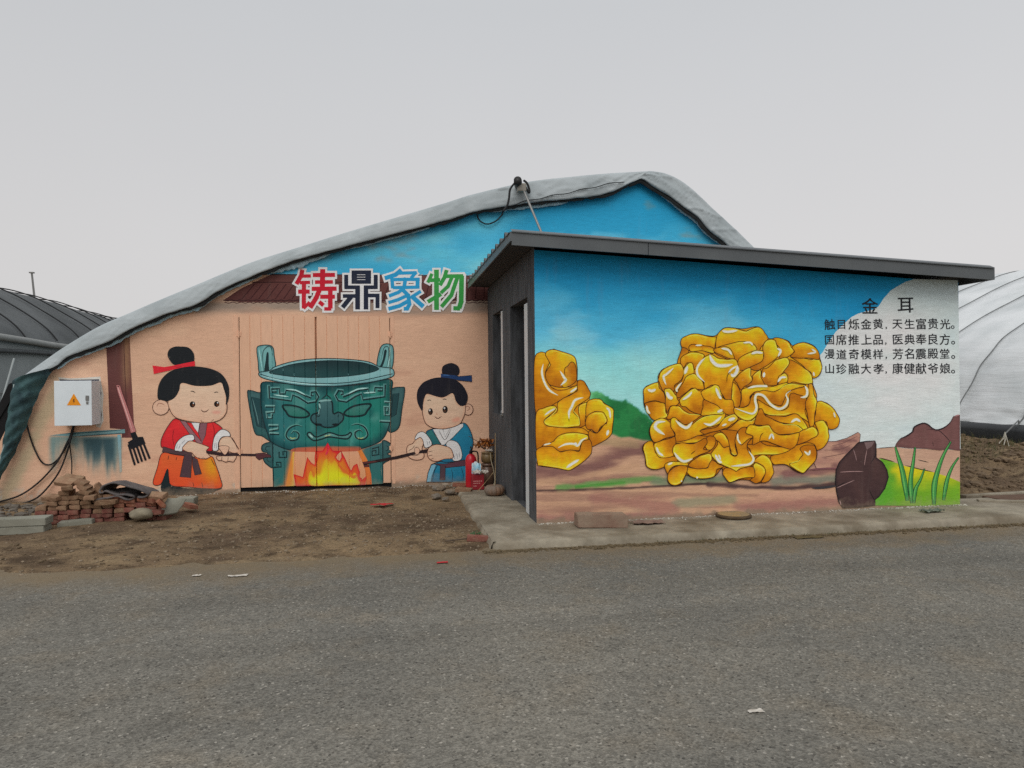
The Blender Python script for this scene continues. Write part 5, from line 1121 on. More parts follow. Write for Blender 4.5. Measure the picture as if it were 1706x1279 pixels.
def d_lawn(p):
    p.crop(1360, 640, 4.919)
    p.grad([(480, 525), (640, 512), (700, 522), (1000, 545), (1175, 545), (1175, 830), (900, 760), (640, 660), (490, 610)], lambda V, d, uv: lerpc((182, 150, 126), (170, 134, 116), np.clip(vnoise(V, 18, 76, 3, .4, 1)*1.2-.1, 0, 1)), False, 5)
    mound = lambda V, d, uv: blend(lerpc((98, 66, 64), (112, 76, 74), np.clip(vnoise(V, 12, 77, 3, 1.5, .5)*1.3-.1, 0, 1)), (62, 40, 42), (1-sstep(d, 0, 3))*.4)
    p.grad([(1175, 248), (1120, 262), (1095, 310), (1050, 350), (990, 372), (950, 360), (912, 328), (870, 318), (800, 348), (785, 390), (720, 430), (690, 442), (655, 480), (642, 512), (760, 524), (900, 528), (1010, 542), (1080, 530), (1175, 545)], mound, False, 4)
    p.line([(1125, 258), (1095, 312), (1050, 352), (992, 374), (950, 362), (912, 330), (868, 320), (802, 350), (784, 392), (722, 432), (690, 444), (655, 482)], 2.4, (38, 26, 30)); p.line([(900, 372), (990, 374), (1060, 430), (1100, 480)], 1.4, (52, 34, 36)); p.line([(642, 514), (500, 524)], 1.3, (70, 56, 52))
    p.line([(1130, 262), (1172, 250)], 2.2, (150, 112, 112)); p.line([(950, 470), (960, 510)], 1, (60, 40, 40))
    p.grad([(512, 605), (640, 640), (720, 668), (850, 700), (965, 722), (1075, 756), (1175, 800), (1175, 988), (1000, 995), (800, 995), (478, 992), (480, 950), (540, 880), (580, 800), (586, 740), (560, 660)], lambda V, d, uv: blend(lerpc((196, 184, 26), (102, 152, 34), np.clip(sstep(uv[:, 1]+.35*(vnoise(V, 14, 78, 3)-.5), .2, .75)+.0, 0, 1)), (78, 146, 42), (1-sstep(uv[:, 0]+.25*(vnoise(V, 16, 79, 3)-.5), .12, .34))*.9), False, 4)
    p.line([(512, 602), (640, 636)], 1.8, (52, 44, 26)); p.line([(722, 662), (840, 694), (955, 718)], 1.6, (52, 44, 26)); p.line([(828, 618), (920, 640)], 1.4, (52, 44, 38))
    for q, w in (([(645, 512), (668, 590), (705, 720), (745, 955)], 7.5), ([(808, 515), (792, 640), (770, 800), (782, 975)], 7), ([(885, 690), (852, 780), (812, 860), (797, 975)], 5), ([(1100, 470), (1040, 580), (995, 700), (965, 830), (962, 985)], 8), ([(1165, 598), (1110, 680), (1068, 790), (1040, 950)], 5.5)):
        P = spline([p.px(a) for a in q], False, 6); n = len(P)
        wd = [w*(.16+.84*min(1, 1.35*i/(n-1)))*(1 if i < n*.75 else 1-.45*(i/(n-1)-.75)/.25) for i in range(n)]
        p._ribbon(P, [a+2.0 for a in wd], wc(20, 58, 34)); p._ribbon(P, wd, wc(58, 130, 66)); p._ribbon([b+np.array([-.9, 0]) for b in P[2:-2]], [a*.3 for a in wd[2:-2]], wc(96, 164, 84))
layered('painted_meadow', 0, .004, AX, d_lawn)
BLK = (26, 28, 34)
for ch, x, y, r in (('金', 1448.8, 509, 0.0), ('耳', 1508, 508, .02)):
    def d_title(p):
        p.glyph(ch, x, y, 28.5, BLK, r); p.glyph(ch, x+.6, y+.4, 28.5, BLK, r)
    layered('painted_character', 0, .004, AX, d_title, None, None, None)
rr = random.Random(5)
VX = [1381.8, 1401.2, 1421.8, 1442.5, 1462.8, 1475.6, 1495, 1514.4, 1533.8, 1553.8, 1573.6, 1587]
for y, row in ((539.6, '触目烁金黄，天生富贵光。'), (565.4, '国席推上品，医典奉良方。'), (589.2, '漫道奇模样，芳名震殿堂。'), (613.6, '山珍融大孝，康健献爷娘。')):
    for half in (0, 6):
        def d_verse(p):
            for i in range(half, half+6):
                pu = row[i] in '，。'
                a = (row[i], VX[i]+rr.uniform(-.5, .5), y-.08*(i-5)+(5.5+(row[i] == '，')*1.2 if pu else rr.uniform(-.5, .5)), ({'，': 12, '。': 19}[row[i]] if pu else 18.6)*rr.uniform(.95, 1.05), BLK, .03+rr.uniform(-.03, .03)); p.glyph(*a); p.glyph(a[0], a[1]+.35, a[2]+.2, *a[3:])
        layered('painted_verse', 0, .004, AX, d_verse)

# ================================================================== NEIGHBOURING GREENHOUSES
def arch_house():
    # dark one on the left, covered with a black-grey quilt
    L = empty('dark_greenhouse', (-12.5, 25, 0), 'dark grey quilted greenhouse behind the left end of the painted wall', 'greenhouse')
    prof_ = spline([(-9.55, 2.62), (-9.9, 3.0), (-10.6, 3.5), (-11.6, 4.04), (-12.6, 4.32), (-14, 4.25), (-16, 3.4), (-18, 1.2), (-18.6, -.1)], False, 6)
    ys = np.linspace(6.5, 52, 70); v = []; n = len(prof_)
    for y in ys:
        for q in prof_:
            v.append((q[0], y, q[1]-.10*(.5+.5*math.cos((y-7.2)/1.5*2*math.pi))*0+.05*mnoise.noise(Vector((q[0]*.8, y*.8, 1)))+.04*mnoise.noise(Vector((q[0]*2.1, y*1.6, 4)))-.03*abs(math.sin((y-8.6)/1.55*math.pi))+.05*math.sin(y*.5)))
    f = [(j*n+i, j*n+i+1, (j+1)*n+i+1, (j+1)*n+i) for j in range(len(ys)-1) for i in range(n-1)]
    qm = mat('dark_roof_quilt', wc(86, 89, 90, 1/.85), .85, .14, 1.2, col2=wc(70, 73, 74, 1/.85), c2scale=.7, bmp=.03, bscale=5)
    obj('roof_quilt', v, f, qm, L, True)
    gm_2 = mat('grey_side_sheet', wc(122, 127, 127, 1/.62), .8, .12, 1.5, bmp=.02, bscale=3)
    obj('side_wall', [(-9.62, 6.5, -.2), (-9.62, 52, -.2), (-9.62, 52, 2.6), (-9.62, 6.5, 2.6)], [(0, 1, 2, 3)], gm_2, L)
    obj('end_wall', [(-9.62, 6.55, -.2), (-9.62, 6.55, 2.6)]+[(q[0], 6.55, q[1]) for q in prof_[3:]], [tuple(range(2+len(prof_)-3))], gm_2, L)
    rail = mat('grey_rail', wc(120, 122, 120, 1/.7), .6, .15, 4)
    mb = MB(); mb.tube([(-9.5, y, 2.56+.03*math.sin(y*.9)) for y in np.linspace(6.5, 52, 40)], .075, 8); mb.build('eave_roll', rail, L, True)
    mb = MB(); mb.tube([(-9.52, y, 2.32+.02*math.sin(y*1.3)) for y in np.linspace(6.5, 52, 40)], .05, 6); mb.build('eave_roll', qm, L, True)
    mb = MB(); mb.tube([(-9.58, y, 1.42) for y in np.linspace(6.5, 52, 20)], .012, 6); mb.build('guide_wire', rail, L)
    rp = mat('dark_rope', (.02, .021, .022), .8, .2, 8)
    for k in range(14):
        y = 8.6+k*1.55
        mb = MB(); mb.tube([(q[0]+.01, y+.9*(i/n), q[1]+.05+.05*math.sin(y*.5)+.05*mnoise.noise(Vector((q[0]*.8, y*.8, 1)))) for i, q in enumerate(prof_[:30])], .018, 5); mb.build('roof_rope', rp, L)
    # white film tunnel on the right
    R = empty('film_tunnel', (15.5, 15, 0), 'white plastic film greenhouse tied down with thin ropes, right of the annex', 'greenhouse')
    pr = spline([(9.16, .48), (9.26, .70), (9.42, .98), (9.8, 1.6), (10.2, 2.1), (10.85, 2.58), (12.2, 3.25), (13.9, 3.98), (15.6, 4.42), (17.6, 4.1), (20, 2.7), (21.6, .3)], False, 8)
    ys = np.concatenate([np.arange(2.1, 16, .075), np.linspace(16, 48, 40)]); v = []; n = len(pr)
    rope_y = [3.05+1.48*k for k in range(18)]
    for y in ys:
        dr_ = min(abs(y-q) for q in rope_y)
        for q in pr:
            low = max(0, 1-q[1]/2.4)
            w_ = .03*mnoise.noise(Vector((y*.9, q[1]*5.5, 2)))*(.35+low)+.022*mnoise.noise(Vector((y*2.3, q[1]*13, 5)))*(.2+low)+.09*mnoise.noise(Vector((y*.55, q[1]*1.2, 9)))*low
            puff = .07*(1-math.exp(-(dr_/.28)**2))
            v.append((q[0]-w_-puff*.6, y, q[1]+puff*.6+w_*.3))
    f = [(j*n+i, j*n+i+1, (j+1)*n+i+1, (j+1)*n+i) for j in range(len(ys)-1) for i in range(n-1)]
    fm = mat('white_film', wc(200, 203, 204, 1/.80), .42, .06, .9, col2=wc(178, 183, 184, 1/.80), c2scale=.8, bmp=.018, bscale=3, bstretch=(2, .5, 6), spec=.5)
    obj('film', v, f, fm, R, True)
    obj('end_film', [(q[0], 2.12, q[1]) for q in pr], [tuple(range(n))], fm, R)
    mb = MB(); v = []; ys2 = np.arange(2.05, 40, .12)
    for y in ys2:
        for (dx, z) in ((-.10, .30), (-.12, .60), (-.06+.03*mnoise.noise(Vector((y, 2, 2))), .69+.05*mnoise.noise(Vector((y*.7, 1, 3)))), (.03, .72)): v.append((9.2+dx, y, z))
    f = [(j*4+i, j*4+i+1, (j+1)*4+i+1, (j+1)*4+i) for j in range(len(ys2)-1) for i in range(3)]
    obj('black_skirt', v, f, mat('black_film_skirt', (.022, .024, .026), .45, .2, 3, spec=.5), R, True)
    rpm = mat('thin_grey_rope', wc(96, 98, 98), .8, .2, 8)
    for k, y in enumerate(rope_y):
        pts = [(q[0]-.03, y+.02*math.sin(i*.7), q[1]+.02) for i, q in enumerate(pr[6:80])]
        pts = [(8.92, y, .55), (9.22, y, .80)]+pts if k == 0 else [(9.04, y, .5)]+pts
        mb = MB(); mb.tube(pts, .012, 5); mb.build('tie_rope', rpm, R)
    mb = MB()
    for k in range(5): mb.tube([(8.94, 3.05, .60), (8.85-.02*k, 3.0-.04*k, .50), (8.72-.08*k, 2.95-.13*k+.05*(k % 2), .42)], .005, 5)
    mb.build('rope_end', mat('frayed_rope', wc(150, 146, 134), .9, .2, 20), R)
arch_house()
mb = MB(); mb.tube([tuple(onY(53, 455, 30)), tuple(onY(57, 492, 30)), (-17.6, 30, -.15)], [.045, .05, .06], 8); b = onY(53, 455, 30)
mb.box((b[0]-.10, 29.92, b[2]), (b[0]+.10, 30.08, b[2]+.06), .01)
tag(mb.build('steel_pole', STEEL), 'thin grey steel pole rising behind the dark quilted greenhouse', 'pole')
mb = MB(); a, b = onY(23.5, 597, 5.2), onY(1, 676, 4.9); d = b-a; e_ = a+d*(a[2]/-d[2]); mb.tube([tuple(a), tuple(e_)], .016, 8)
tag(mb.build('plastic_pipe', mat('pale_pipe', wc(132, 138, 138), .5, .1, 5)), 'pale pipe leaning beside the dark greenhouse, left of the painted wall', 'pipe')

# ================================================================== POWER BOX AND CABLES
WB = mat('white_box_paint', wc(188, 196, 202), .4, .05, 4)
XR = onY(168, 650, FAC)[0]
lo, hi = FAC-.6, FAC-.02
for _ in range(40):
    m_ = (lo+hi)/2
    if onY(152, 650, m_)[0] < XR: hi = m_
    else: lo = m_
YF = m_
XL = onY(90.5, 650, YF)[0]; ZT = onY(120, 634.5, YF)[2]; ZB = onY(120, 708.5, YF)[2]
pb = empty('power_box', ((XL+XR)/2, FAC-.1, ZB), 'white electrical cabinet with an orange warning triangle on the tan wall', 'electrical box')
mb = MB(); mb.box((XL, YF+.022, ZB), (XR, FAC-.004, ZT), .006); mb.build('body', WB, pb)
mb = MB(); mb.box((XL-.004, YF, ZB-.003), (XR+.004, YF+.019, ZT+.003), .005); dr = mb.build('door', WB, pb)
c0, c1, c2 = onY(123, 655.5, YF), onY(111.5, 675, YF), onY(135, 675, YF)
obj('warning_sign', [(c[0], YF-.0025, c[2]) for c in (c0, c1, c2)], [(0, 1, 2)], mat('orange_sign', wc(206, 126, 20), .5, .05, 10), dr)
def bolt():
    c = [(-.006, .034), (.012, .034), (.004, .008), (.016, .008), (-.006, -.034), (.001, -.004), (-.012, -.004)]
    m = onY(123, 668.5, YF); obj('warning_symbol', [(m[0]+a, YF-.004, m[2]+b) for a, b in c], [(0, 1, 2, 3, 4, 5, 6)], mat('brown_symbol', wc(112, 66, 20), .6, .05, 10), dr)
bolt()
lk = onY(145.5, 667, YF); mb = MB(); mb.box((lk[0]-.02, YF-.012, lk[2]), (lk[0]+.02, YF+.002, lk[2]+.07), .004); mb.box((lk[0]-.014, YF-.010, lk[2]-.05), (lk[0]+.014, YF+.002, lk[2]-.012), .004); mb.build('latch', STEEL, dr)
# broken plaster round the box, the shade of its recess painted dark
p = Paint(FAC, .001); p.crop(0, 540, 3.997)
p.fill([(388, 352), (470, 360), (560, 356), (668, 348), (676, 400), (690, 470), (684, 560), (690, 640), (668, 690), (640, 680), (600, 520), (400, 400)], (176, 172, 164), False)
p.fill([(396, 366), (470, 370), (560, 368), (660, 366), (666, 420), (676, 455), (664, 520), (678, 600), (672, 664), (620, 660), (500, 420), (400, 385)], (58, 58, 66), False)
p.build('chipped_plaster_and_recess', PAINTM, GH)
CAB = mat('black_cable_sheath', (.016, .016, .017), .6, .2, 10)
def cable(name, pts, label, r=.011, y=FAC-.03):
    P_ = [(a/3.997, 540+b/3.997) for a, b in pts]; P_ = spline(P_, False, 7)
    mb = MB(); mb.tube([tuple(onY(q[0], q[1], y+.012*math.sin(i*.5))) for i, q in enumerate(P_)], r, 7)
    tag(mb.build(name, CAB, None, True), label, 'cable', 'black cables below the white cabinet')
cable('power_cable', [(488, 672), (470, 735), (440, 800), (400, 880), (355, 925), (318, 936), (280, 920), (245, 865), (210, 780), (184, 690), (170, 620), (160, 520)], 'black cable looping from the cabinet up to the dark quilt edge')
cable('power_cable', [(492, 676), (472, 750), (425, 840), (370, 930), (260, 1050), (130, 1140), (-20, 1186)], 'black cable sagging from the cabinet to the far left, upper of the two long ones', .012, FAC-.045)
cable('power_cable', [(490, 676), (470, 770), (440, 870), (400, 970), (340, 1060), (260, 1145), (190, 1182), (120, 1200)], 'black cable hanging from the cabinet to the ground left of the bricks', .012, FAC-.06)
cable('power_cable', [(486, 676), (464, 760), (470, 850), (478, 930), (475, 1040)], 'short black cable dropping straight behind the brick pile', .008, FAC-.05)

# ================================================================== ROLLER MOTOR ON THE ROOF
YM = FAC-.32; c = onY(866, 306, YM)
rm = empty('roller_motor', tuple(c), 'small dark roller motor on a steel rod at the edge of the silver cover', 'motor')
mb = MB(); mb.tube([tuple(c+np.array([-.05, -.09, .03])), tuple(c+np.array([-.03, .0, .02])), tuple(c+np.array([.0, .16, 0]))], [.062, .066, .05], 12); mb.build('motor_body', mat('black_motor', (.03, .03, .03), .45, .2, 10), rm, True)
mb = MB(); mb.box((c[0]-.03, c[1]-.03, c[2]-.12), (c[0]+.10, c[1]+.12, c[2]+.01), .02); mb.build('gearbox', mat('cast_gearbox', wc(120, 116, 108), .5, .2, 10, metal=.3), rm)
e0 = onY(872, 316, YM); xe, ye = onY(931, 390, 2.3)[0], 2.3
mb = MB(); mb.tube([tuple(e0), (xe, ye, rz(xe)+.03)], .018, 8); mb.build('support_rod', STEEL, rm)
mb = MB(); mb.tube([tuple(onY(*q, YM-.05)) for q in spline([(858, 304), (850, 315), (848, 330), (845, 342), (838, 352)], False, 5)], .017, 6); mb.tube([tuple(onY(*q, YM+.1)) for q in spline([(872, 300), (878, 305), (882, 316), (881, 321), (876, 312)], False, 5)], .017, 6); mb.build('lead', CAB, rm, True)
mb = MB(); mb.tube([tuple(onY(*q, FAC-.05)) for q in spline([(838, 350), (836, 358), (826, 368), (812, 373), (800, 368), (795, 358), (797, 351)], False, 5)], .012, 6); mb.build('cable_loop', CAB, rm, True)

# ================================================================== BRICK PILE
def brickmat(name, a, b, dust):
    m, t, bs = nodes(name); oi = t.nodes.new('ShaderNodeObjectInfo'); n = texnoise(t, 9, 5, .65); n2 = texnoise(t, 40, 4, .7)
    c = mixrgb(t, oi.outputs['Random'], a, b); c = mixrgb(t, maprange(t, n.outputs['Fac'], 0, .8, .45, .68), c, dust)
    c = mixrgb(t, 1.0, c, grey(t, maprange(t, n2.outputs['Fac'], .75, 1.25)), 'MULTIPLY')
    t.links.new(c, bs.inputs['Base Color']); bs.inputs['Roughness'].default_value = .95; bs.inputs['Specular IOR Level'].default_value = .1
    bump(t, bs, n2.outputs['Fac'], .006, .8); return m
RB = brickmat('red_brick', gc(128, 82, 72), gc(106, 66, 60), gc(132, 106, 90)); TB = brickmat('tan_brick', gc(142, 112, 90), gc(118, 92, 72), gc(146, 124, 100))
OB = brickmat('orange_brick', gc(146, 94, 74), gc(128, 84, 70), gc(142, 112, 92))
def brick_mesh(seed, L=.235, W=.113, Hh=.053):
    bm = bmesh.new(); bmesh.ops.create_cube(bm, size=1)
    bmesh.ops.subdivide_edges(bm, edges=bm.edges[:], cuts=3, use_grid_fill=True)
    rr = random.Random(seed); chips = [Vector((rr.choice((-.5, .5)), rr.choice((-.5, .5)), rr.choice((-.5, .5)))) for _ in range(3)]
    for v in bm.verts:
        q = v.co.copy(); k = 1.0
        for c in chips:
            dd = (q-c).length
            if dd < .34: k = min(k, .86+.14*dd/.34)
        s_ = v.co*k; n_ = mnoise.noise(Vector((q.x*3+seed, q.y*3, q.z*3)))*.035
        edge = sum(abs(abs(a)-.5) < 1e-4 for a in q)
        sh = 1-.018*(edge >= 2)
        v.co = Vector((s_.x*W*(sh+n_), s_.y*L*(sh+n_*.6), s_.z*Hh*(sh+n_)))
    me = bpy.data.meshes.new('brick'); bm.to_mesh(me); bm.free(); return me
BM = {k: [brick_mesh(i*7+j) for i in range(4)] for j, k in enumerate('rto')}
for k, m_ in (('r', RB), ('t', TB), ('o', OB)):
    for me in BM[k]: me.materials.append(m_)
NB = [0]
def brick(x, y, z, kind, label, rot=(0, 0, 0), group='bricks in the loose pile'):
    NB[0] += 1; o = bpy.data.objects.new('brick', BM[kind][NB[0] % 4]); COL.objects.link(o)
    o.location = (x, y, z); o.rotation_euler = [math.radians(a) for a in rot]
    return tag(o, label, 'brick', group)
LR = 'dark red brick in the even lower courses of the loose pile'
LT = 'dusty tan brick in the upper left courses of the loose pile'
LO = 'orange-red brick in the upper right courses of the loose pile'
LBK = 'brick at the back of the loose pile, against the tan wall'
rb = random.Random(3)
heights = [4, 6, 7, 6, 6, 6, 6, 6, 5, 5, 4, 3]
for i, hgt in enumerate(heights):
    x = -5.56+i*.119; y = 1.62+.004*i
    for k in range(hgt):
        low = k < 3
        if i in (8, 9) and k < 2: continue
        kind = 'r' if low or (i > 5 and k < 4 and rb.random() < .5) else ('t' if i < 7 else 'o')
        if low and rb.random() < .12: kind = 't'
        lab = {'r': LR, 't': LT, 'o': LO}[kind]
        brick(x+rb.uniform(-.012, .012), y+rb.uniform(-.02, .025), -.038+k*.0555+rb.uniform(-.001, .001), kind, lab, (rb.uniform(-1, 1), rb.uniform(-1, 1), rb.uniform(-4, 4)))
for i in range(12):
    for k in range(max(2, heights[i]-1+rb.randint(-1, 1))):
        brick(-5.6+i*.122+rb.uniform(-.02, .02), 1.90+rb.uniform(-.02, .02), -.038+k*.056, 't' if rb.random() < .6 else 'r', LBK, (0, 0, rb.uniform(-6, 6)))
def bpx(px, py, y, kind, label, rot):
    q = onY(px, py, y); brick(q[0], q[1], q[2], kind, label, rot)
TU = [(110, 803, 1.60, 't', 'dusty brick tilted up steeply at the top left of the pile', (8, -28, 66)), (122, 798, 1.66, 't', 'dusty brick leaning on the steeply tilted one at the top left', (10, -28, 72)),
      (112, 812, 1.55, 't', 'small dusty brick under the steeply tilted one', (0, -6, 20)), (136, 804, 1.56, 't', 'upper of three dusty bricks slanting down right of the pile top', (0, 28, 6)), (141, 811, 1.55, 't', 'middle of three dusty bricks slanting down right of the pile top', (0, 30, 4)),
      (147, 818, 1.55, 't', 'lower of three dusty bricks slanting down right of the pile top', (0, 26, -3)), (165, 812, 1.62, 't', 'dusty brick standing on edge just left of the grey quilt', (0, 58, 15)), (158, 818, 1.70, 't', 'dusty brick tipped over behind the slanting three', (0, 40, 30)),
      (88, 829, 1.56, 't', 'dusty brick tilted on the left shoulder of the pile', (0, -14, 62)), (153, 827, 1.52, 't', 'pale tan brick lying square in the middle of the pile front', (0, 3, 4)), (178, 836, 1.5, 't', 'long tan brick lying lengthwise in the middle of the pile front', (0, -4, 88)),
      (262, 826, 1.55, 't', 'tan brick raised and tilted at the right end of the pile', (0, -24, 62)), (251, 832, 1.6, 'o', 'orange brick lying under the tilted one at the right end', (0, -6, 50)), (268, 838, 1.5, 'o', 'orange brick fallen over beside the leaning slab', (0, 48, 20)), (256, 853, 1.5, 'r', 'red brick lying at the right foot of the pile', (0, 0, 80)),
      (316, 842, 2.0, 'o', 'orange brick bit lying right of the leaning slab', (4, 8, 40))]
for t_ in TU: bpx(*t_)
# stone in the pile
q = onY(236, 856, 1.45); v, f = rock(5, .135, .10, .066, .18, 3)
tag(obj('stone', [(a[0]+q[0], a[1]+q[1], a[2]+q[2]) for a in v], f, mat('grey_stone', gc(130, 122, 104), .9, .25, 12, bmp=.006), None, True), 'rounded grey-green stone set in the foot of the brick pile', 'stone')
# folded quilt on the pile
def quilt_fold():
    path = spline([(690, 345), (740, 352), (800, 342), (870, 328), (960, 320), (1040, 348), (1090, 348), (1118, 325), (1060, 306), (960, 302), (890, 284), (830, 268), (795, 285), (782, 262), (800, 225), (850, 196), (920, 182), (1000, 204), (1100, 232), (1200, 262), (1252, 300), (1215, 326), (1150, 330)], False, 6)
    P_ = [onY(50+a/6.093, 770+b/6.093, 1.72) for a, b in path]; n = len(P_); K = 14; v = []; T = .018
    for s_ in (0, 1):
        for i, q in enumerate(P_):
            a, b = P_[max(i-1, 0)], P_[min(i+1, n-1)]; t = np.array([b[0]-a[0], b[2]-a[2]]); t = t/(np.hypot(*t)+1e-9); nn = np.array([-t[1], t[0]])
            for k in range(K+1):
                u = k/K; y = 1.50+.50*u+.02*mnoise.noise(Vector((i*.12, u*3, 4))); w_ = .012*mnoise.noise(Vector((i*.15, u*5, 2)))
                o = (T/2 if s_ else -T/2)+w_
                v.append((q[0]+nn[0]*o, y, q[2]+nn[1]*o-.06*u*u))
    A = n*(K+1); f = []
    for i in range(n-1):
        for k in range(K):
            a = i*(K+1)+k; f.append((a, a+1, a+K+2, a+K+1)); f.append((A+a, A+a+K+1, A+a+K+2, A+a+1))
        for k in (0, K):
            a = i*(K+1)+k; f.append((a, a+K+1, A+a+K+1, A+a))
    qm = mat('grey_felt', gc(104, 98, 96), .95, .2, 9, col2=gc(82, 78, 78), c2scale=5, bmp=.006, bscale=40)
    o = obj('quilt', v, f, qm, None, True); fix_normals(o); tag(o, 'folded grey-brown quilt lying on top of the brick pile', 'quilt')
    q = onY(50+985/6.093, 770+290/6.093, 1.8); v, f = rock(77, .19, .16, .045, .3, 3)
    obj('hollow_filler', [(a[0]+q[0], a[1]+q[1], a[2]+q[2]) for a in v], f, mat('hollow_shade_felt', gc(70, 66, 66), .95, .2, 9), o, True)  # lump added inside the quilt; its darker felt stands for the hollow's shade
quilt_fold()
# slabs and kerb blocks
SLAB = mat('pale_cement', gc(140, 140, 128), .9, .15, 8, col2=gc(122, 120, 108), c2scale=4, bmp=.003)
def slab(name, c4, th, label, cat, m=SLAB, nrm=None):
    c = [np.array(q, float) for q in c4]; n_ = np.cross(c[1]-c[0], c[3]-c[0]); n_ = n_/np.linalg.norm(n_)
    if n_[2] < 0: n_ = -n_
    bm = bmesh.new(); vs = [bm.verts.new(q) for q in c]+[bm.verts.new(q-n_*th) for q in c]
    for fx in ((0, 1, 2, 3), (7, 6, 5, 4), (0, 4, 5, 1), (1, 5, 6, 2), (2, 6, 7, 3), (3, 7, 4, 0)): bm.faces.new([vs[i] for i in fx])
    bmesh.ops.recalc_face_normals(bm, faces=bm.faces[:]); bmesh.ops.bevel(bm, geom=bm.edges[:], offset=.006, segments=2, affect='EDGES')
    bmesh.ops.subdivide_edges(bm, edges=[e for e in bm.edges if e.calc_length() > .08], cuts=6, use_grid_fill=True)
    for v in bm.verts: v.co += Vector((mnoise.noise(v.co*9), mnoise.noise(v.co*9+Vector((5, 0, 0))), mnoise.noise(v.co*9+Vector((0, 7, 0)))))*.006
    me = bpy.data.meshes.new(name); bm.to_mesh(me); bm.free(); o = link(name, me, m); return tag(o, label, cat)
slab('slab', [onZ(265, 858, .01), onZ(296, 854, .01), onY(311.8, 829.9, 1.60), onY(279.8, 829, 1.60)], .05, 'pale cement slab leaning with its top raised at the right of the bricks', 'slab')
a = onZ(290, 834, .03); slab('slab', [(a[0], a[1], .05), (a[0]+.24, a[1]+.02, .05), (a[0]+.25, a[1]+.20, .06), (a[0]+.01, a[1]+.18, .06)], .10, 'short grey slab lying flat behind the leaning one', 'slab')
for z0, z1, lab, dx in ((-.085, .0, 'lower of two concrete kerb blocks stacked at the far left', 0), (.003, .085, 'upper of two concrete kerb blocks stacked at the far left', .02)):
    slab('kerb_block', [(-6.3, 1.08, z1), (-5.36+dx, 1.12, z1), (-5.37+dx, 1.34, z1), (-6.3, 1.32, z1)], z1-z0, lab, 'kerb block')
slab('board', [(-5.33, 1.36, -.02), (-4.98, 1.42, -.005), (-4.98, 1.56, .0), (-5.33, 1.52, -.012)], .055, 'thin pale strip of slab lying in front of the brick pile', 'slab')

# ================================================================== THINGS IN THE CORNER BY THE DOOR
RED_ = mat('red_enamel', wc(160, 20, 34), .3, .1, 6, spec=.5)
c = onZ(785, 811, .005); c[1] = min(c[1], 3.0)
fe = empty('fire_extinguisher', (c[0], c[1], .0), 'red fire extinguisher with a white label standing in the corner', 'fire extinguisher')
s = (c[0], c[1], .006)
mb = MB(); mb.lathe([(.03, 0), (.078, .0), (.082, .012), (.082, .39), (.076, .43), (.055, .465), (.028, .485), (.02, .49)], s, 28); mb.build('body', RED_, fe, True)
mb = MB(); mb.lathe([(.024, .485), (.026, .52), (.02, .53), (.014, .535)], s, 14); mb.box((s[0]-.012, s[1]-.10, .535), (s[0]+.012, s[1]+.03, .553), .004); mb.box((s[0]-.010, s[1]-.11, .575), (s[0]+.010, s[1]+.02, .59), .004, Matrix.Rotation(.2, 3, 'X')); mb.build('valve', BLACK, fe)
mb = MB(); mb.tube(spline([(s[0]+.02, s[1]-.01, .53), (s[0]+.09, s[1]-.02, .52), (s[0]+.105, s[1]-.02, .42), (s[0]+.098, s[1]-.03, .22)], False, 6), .011, 7); mb.build('hose', BLACK, fe, True)
def label_patch(name, a0, a1, z0, z1, m):
    v = []; 
    for k in range(9):
        a = a0+(a1-a0)*k/8
        for z in (z0, z1): v.append((s[0]+.0835*math.cos(a), s[1]+.0835*math.sin(a), s[2]+z))
    obj(name, v, [(2*k, 2*k+2, 2*k+3, 2*k+1) for k in range(8)], m, fe)
label_patch('label', -1.45, -.55, .27, .34, mat('label_white', wc(206, 196, 196), .5, .08, 20))
c = onZ(797, 816, .005)
fb = empty('fire_box', (c[0], c[1]+.09, 0), 'dark red steel box with worn lettering in front of the brown jar', 'box')
mb = MB(); mb.box((c[0]-.085, c[1], .008), (c[0]+.085, c[1]+.17, .225), .008); mb.build('body', mat('dark_red_box', wc(124, 30, 38), .5, .2, 8), fb)
wl_ = mat('pale_lettering', wc(176, 120, 116), .6, .2, 30)
for z, n_ in ((.125, 5), (.095, 4), (.055, 2)):
    mb = MB()
    for k in range(n_): mb.box((c[0]-.07+k*.026, c[1]-.0022, z), (c[0]-.052+k*.026, c[1]-.0005, z+.013))
    mb.build('lettering', wl_, fb)
JAR = mat('brown_glaze', wc(84, 64, 52), .35, .25, 6, spec=.5); JAR2 = mat('olive_glaze', wc(98, 80, 52), .4, .25, 8, spec=.5)
c = (-.115, 2.95); jr = empty('jar', (c[0], c[1], 0), 'large brown glazed jar at the corner below the dried flowers', 'jar')
mb = MB(); mb.lathe([(.07, .006), (.095, .03), (.108, .12), (.105, .22), (.085, .29), (.07, .30)], (c[0], c[1], 0), 24); mb.build('body', JAR, jr, True)
mb = MB(); mb.lathe([(.088, .302), (.096, .31), (.094, .335), (.078, .34)], (c[0], c[1], 0), 24); mb.build('rim', JAR, jr, True)
pt = empty('pot', (c[0], c[1], .342), 'olive brown clay pot stacked on the large jar', 'pot')
mb = MB(); mb.lathe([(.05, .342), (.088, .36), (.096, .42), (.090, .47), (.078, .482)], (c[0], c[1], 0), 24); mb.build('body', JAR2, pt, True)
mb = MB(); mb.lathe([(.078, .483), (.093, .488), (.093, .505), (.07, .51)], (c[0], c[1], 0), 24); mb.build('rim', JAR2, pt, True)
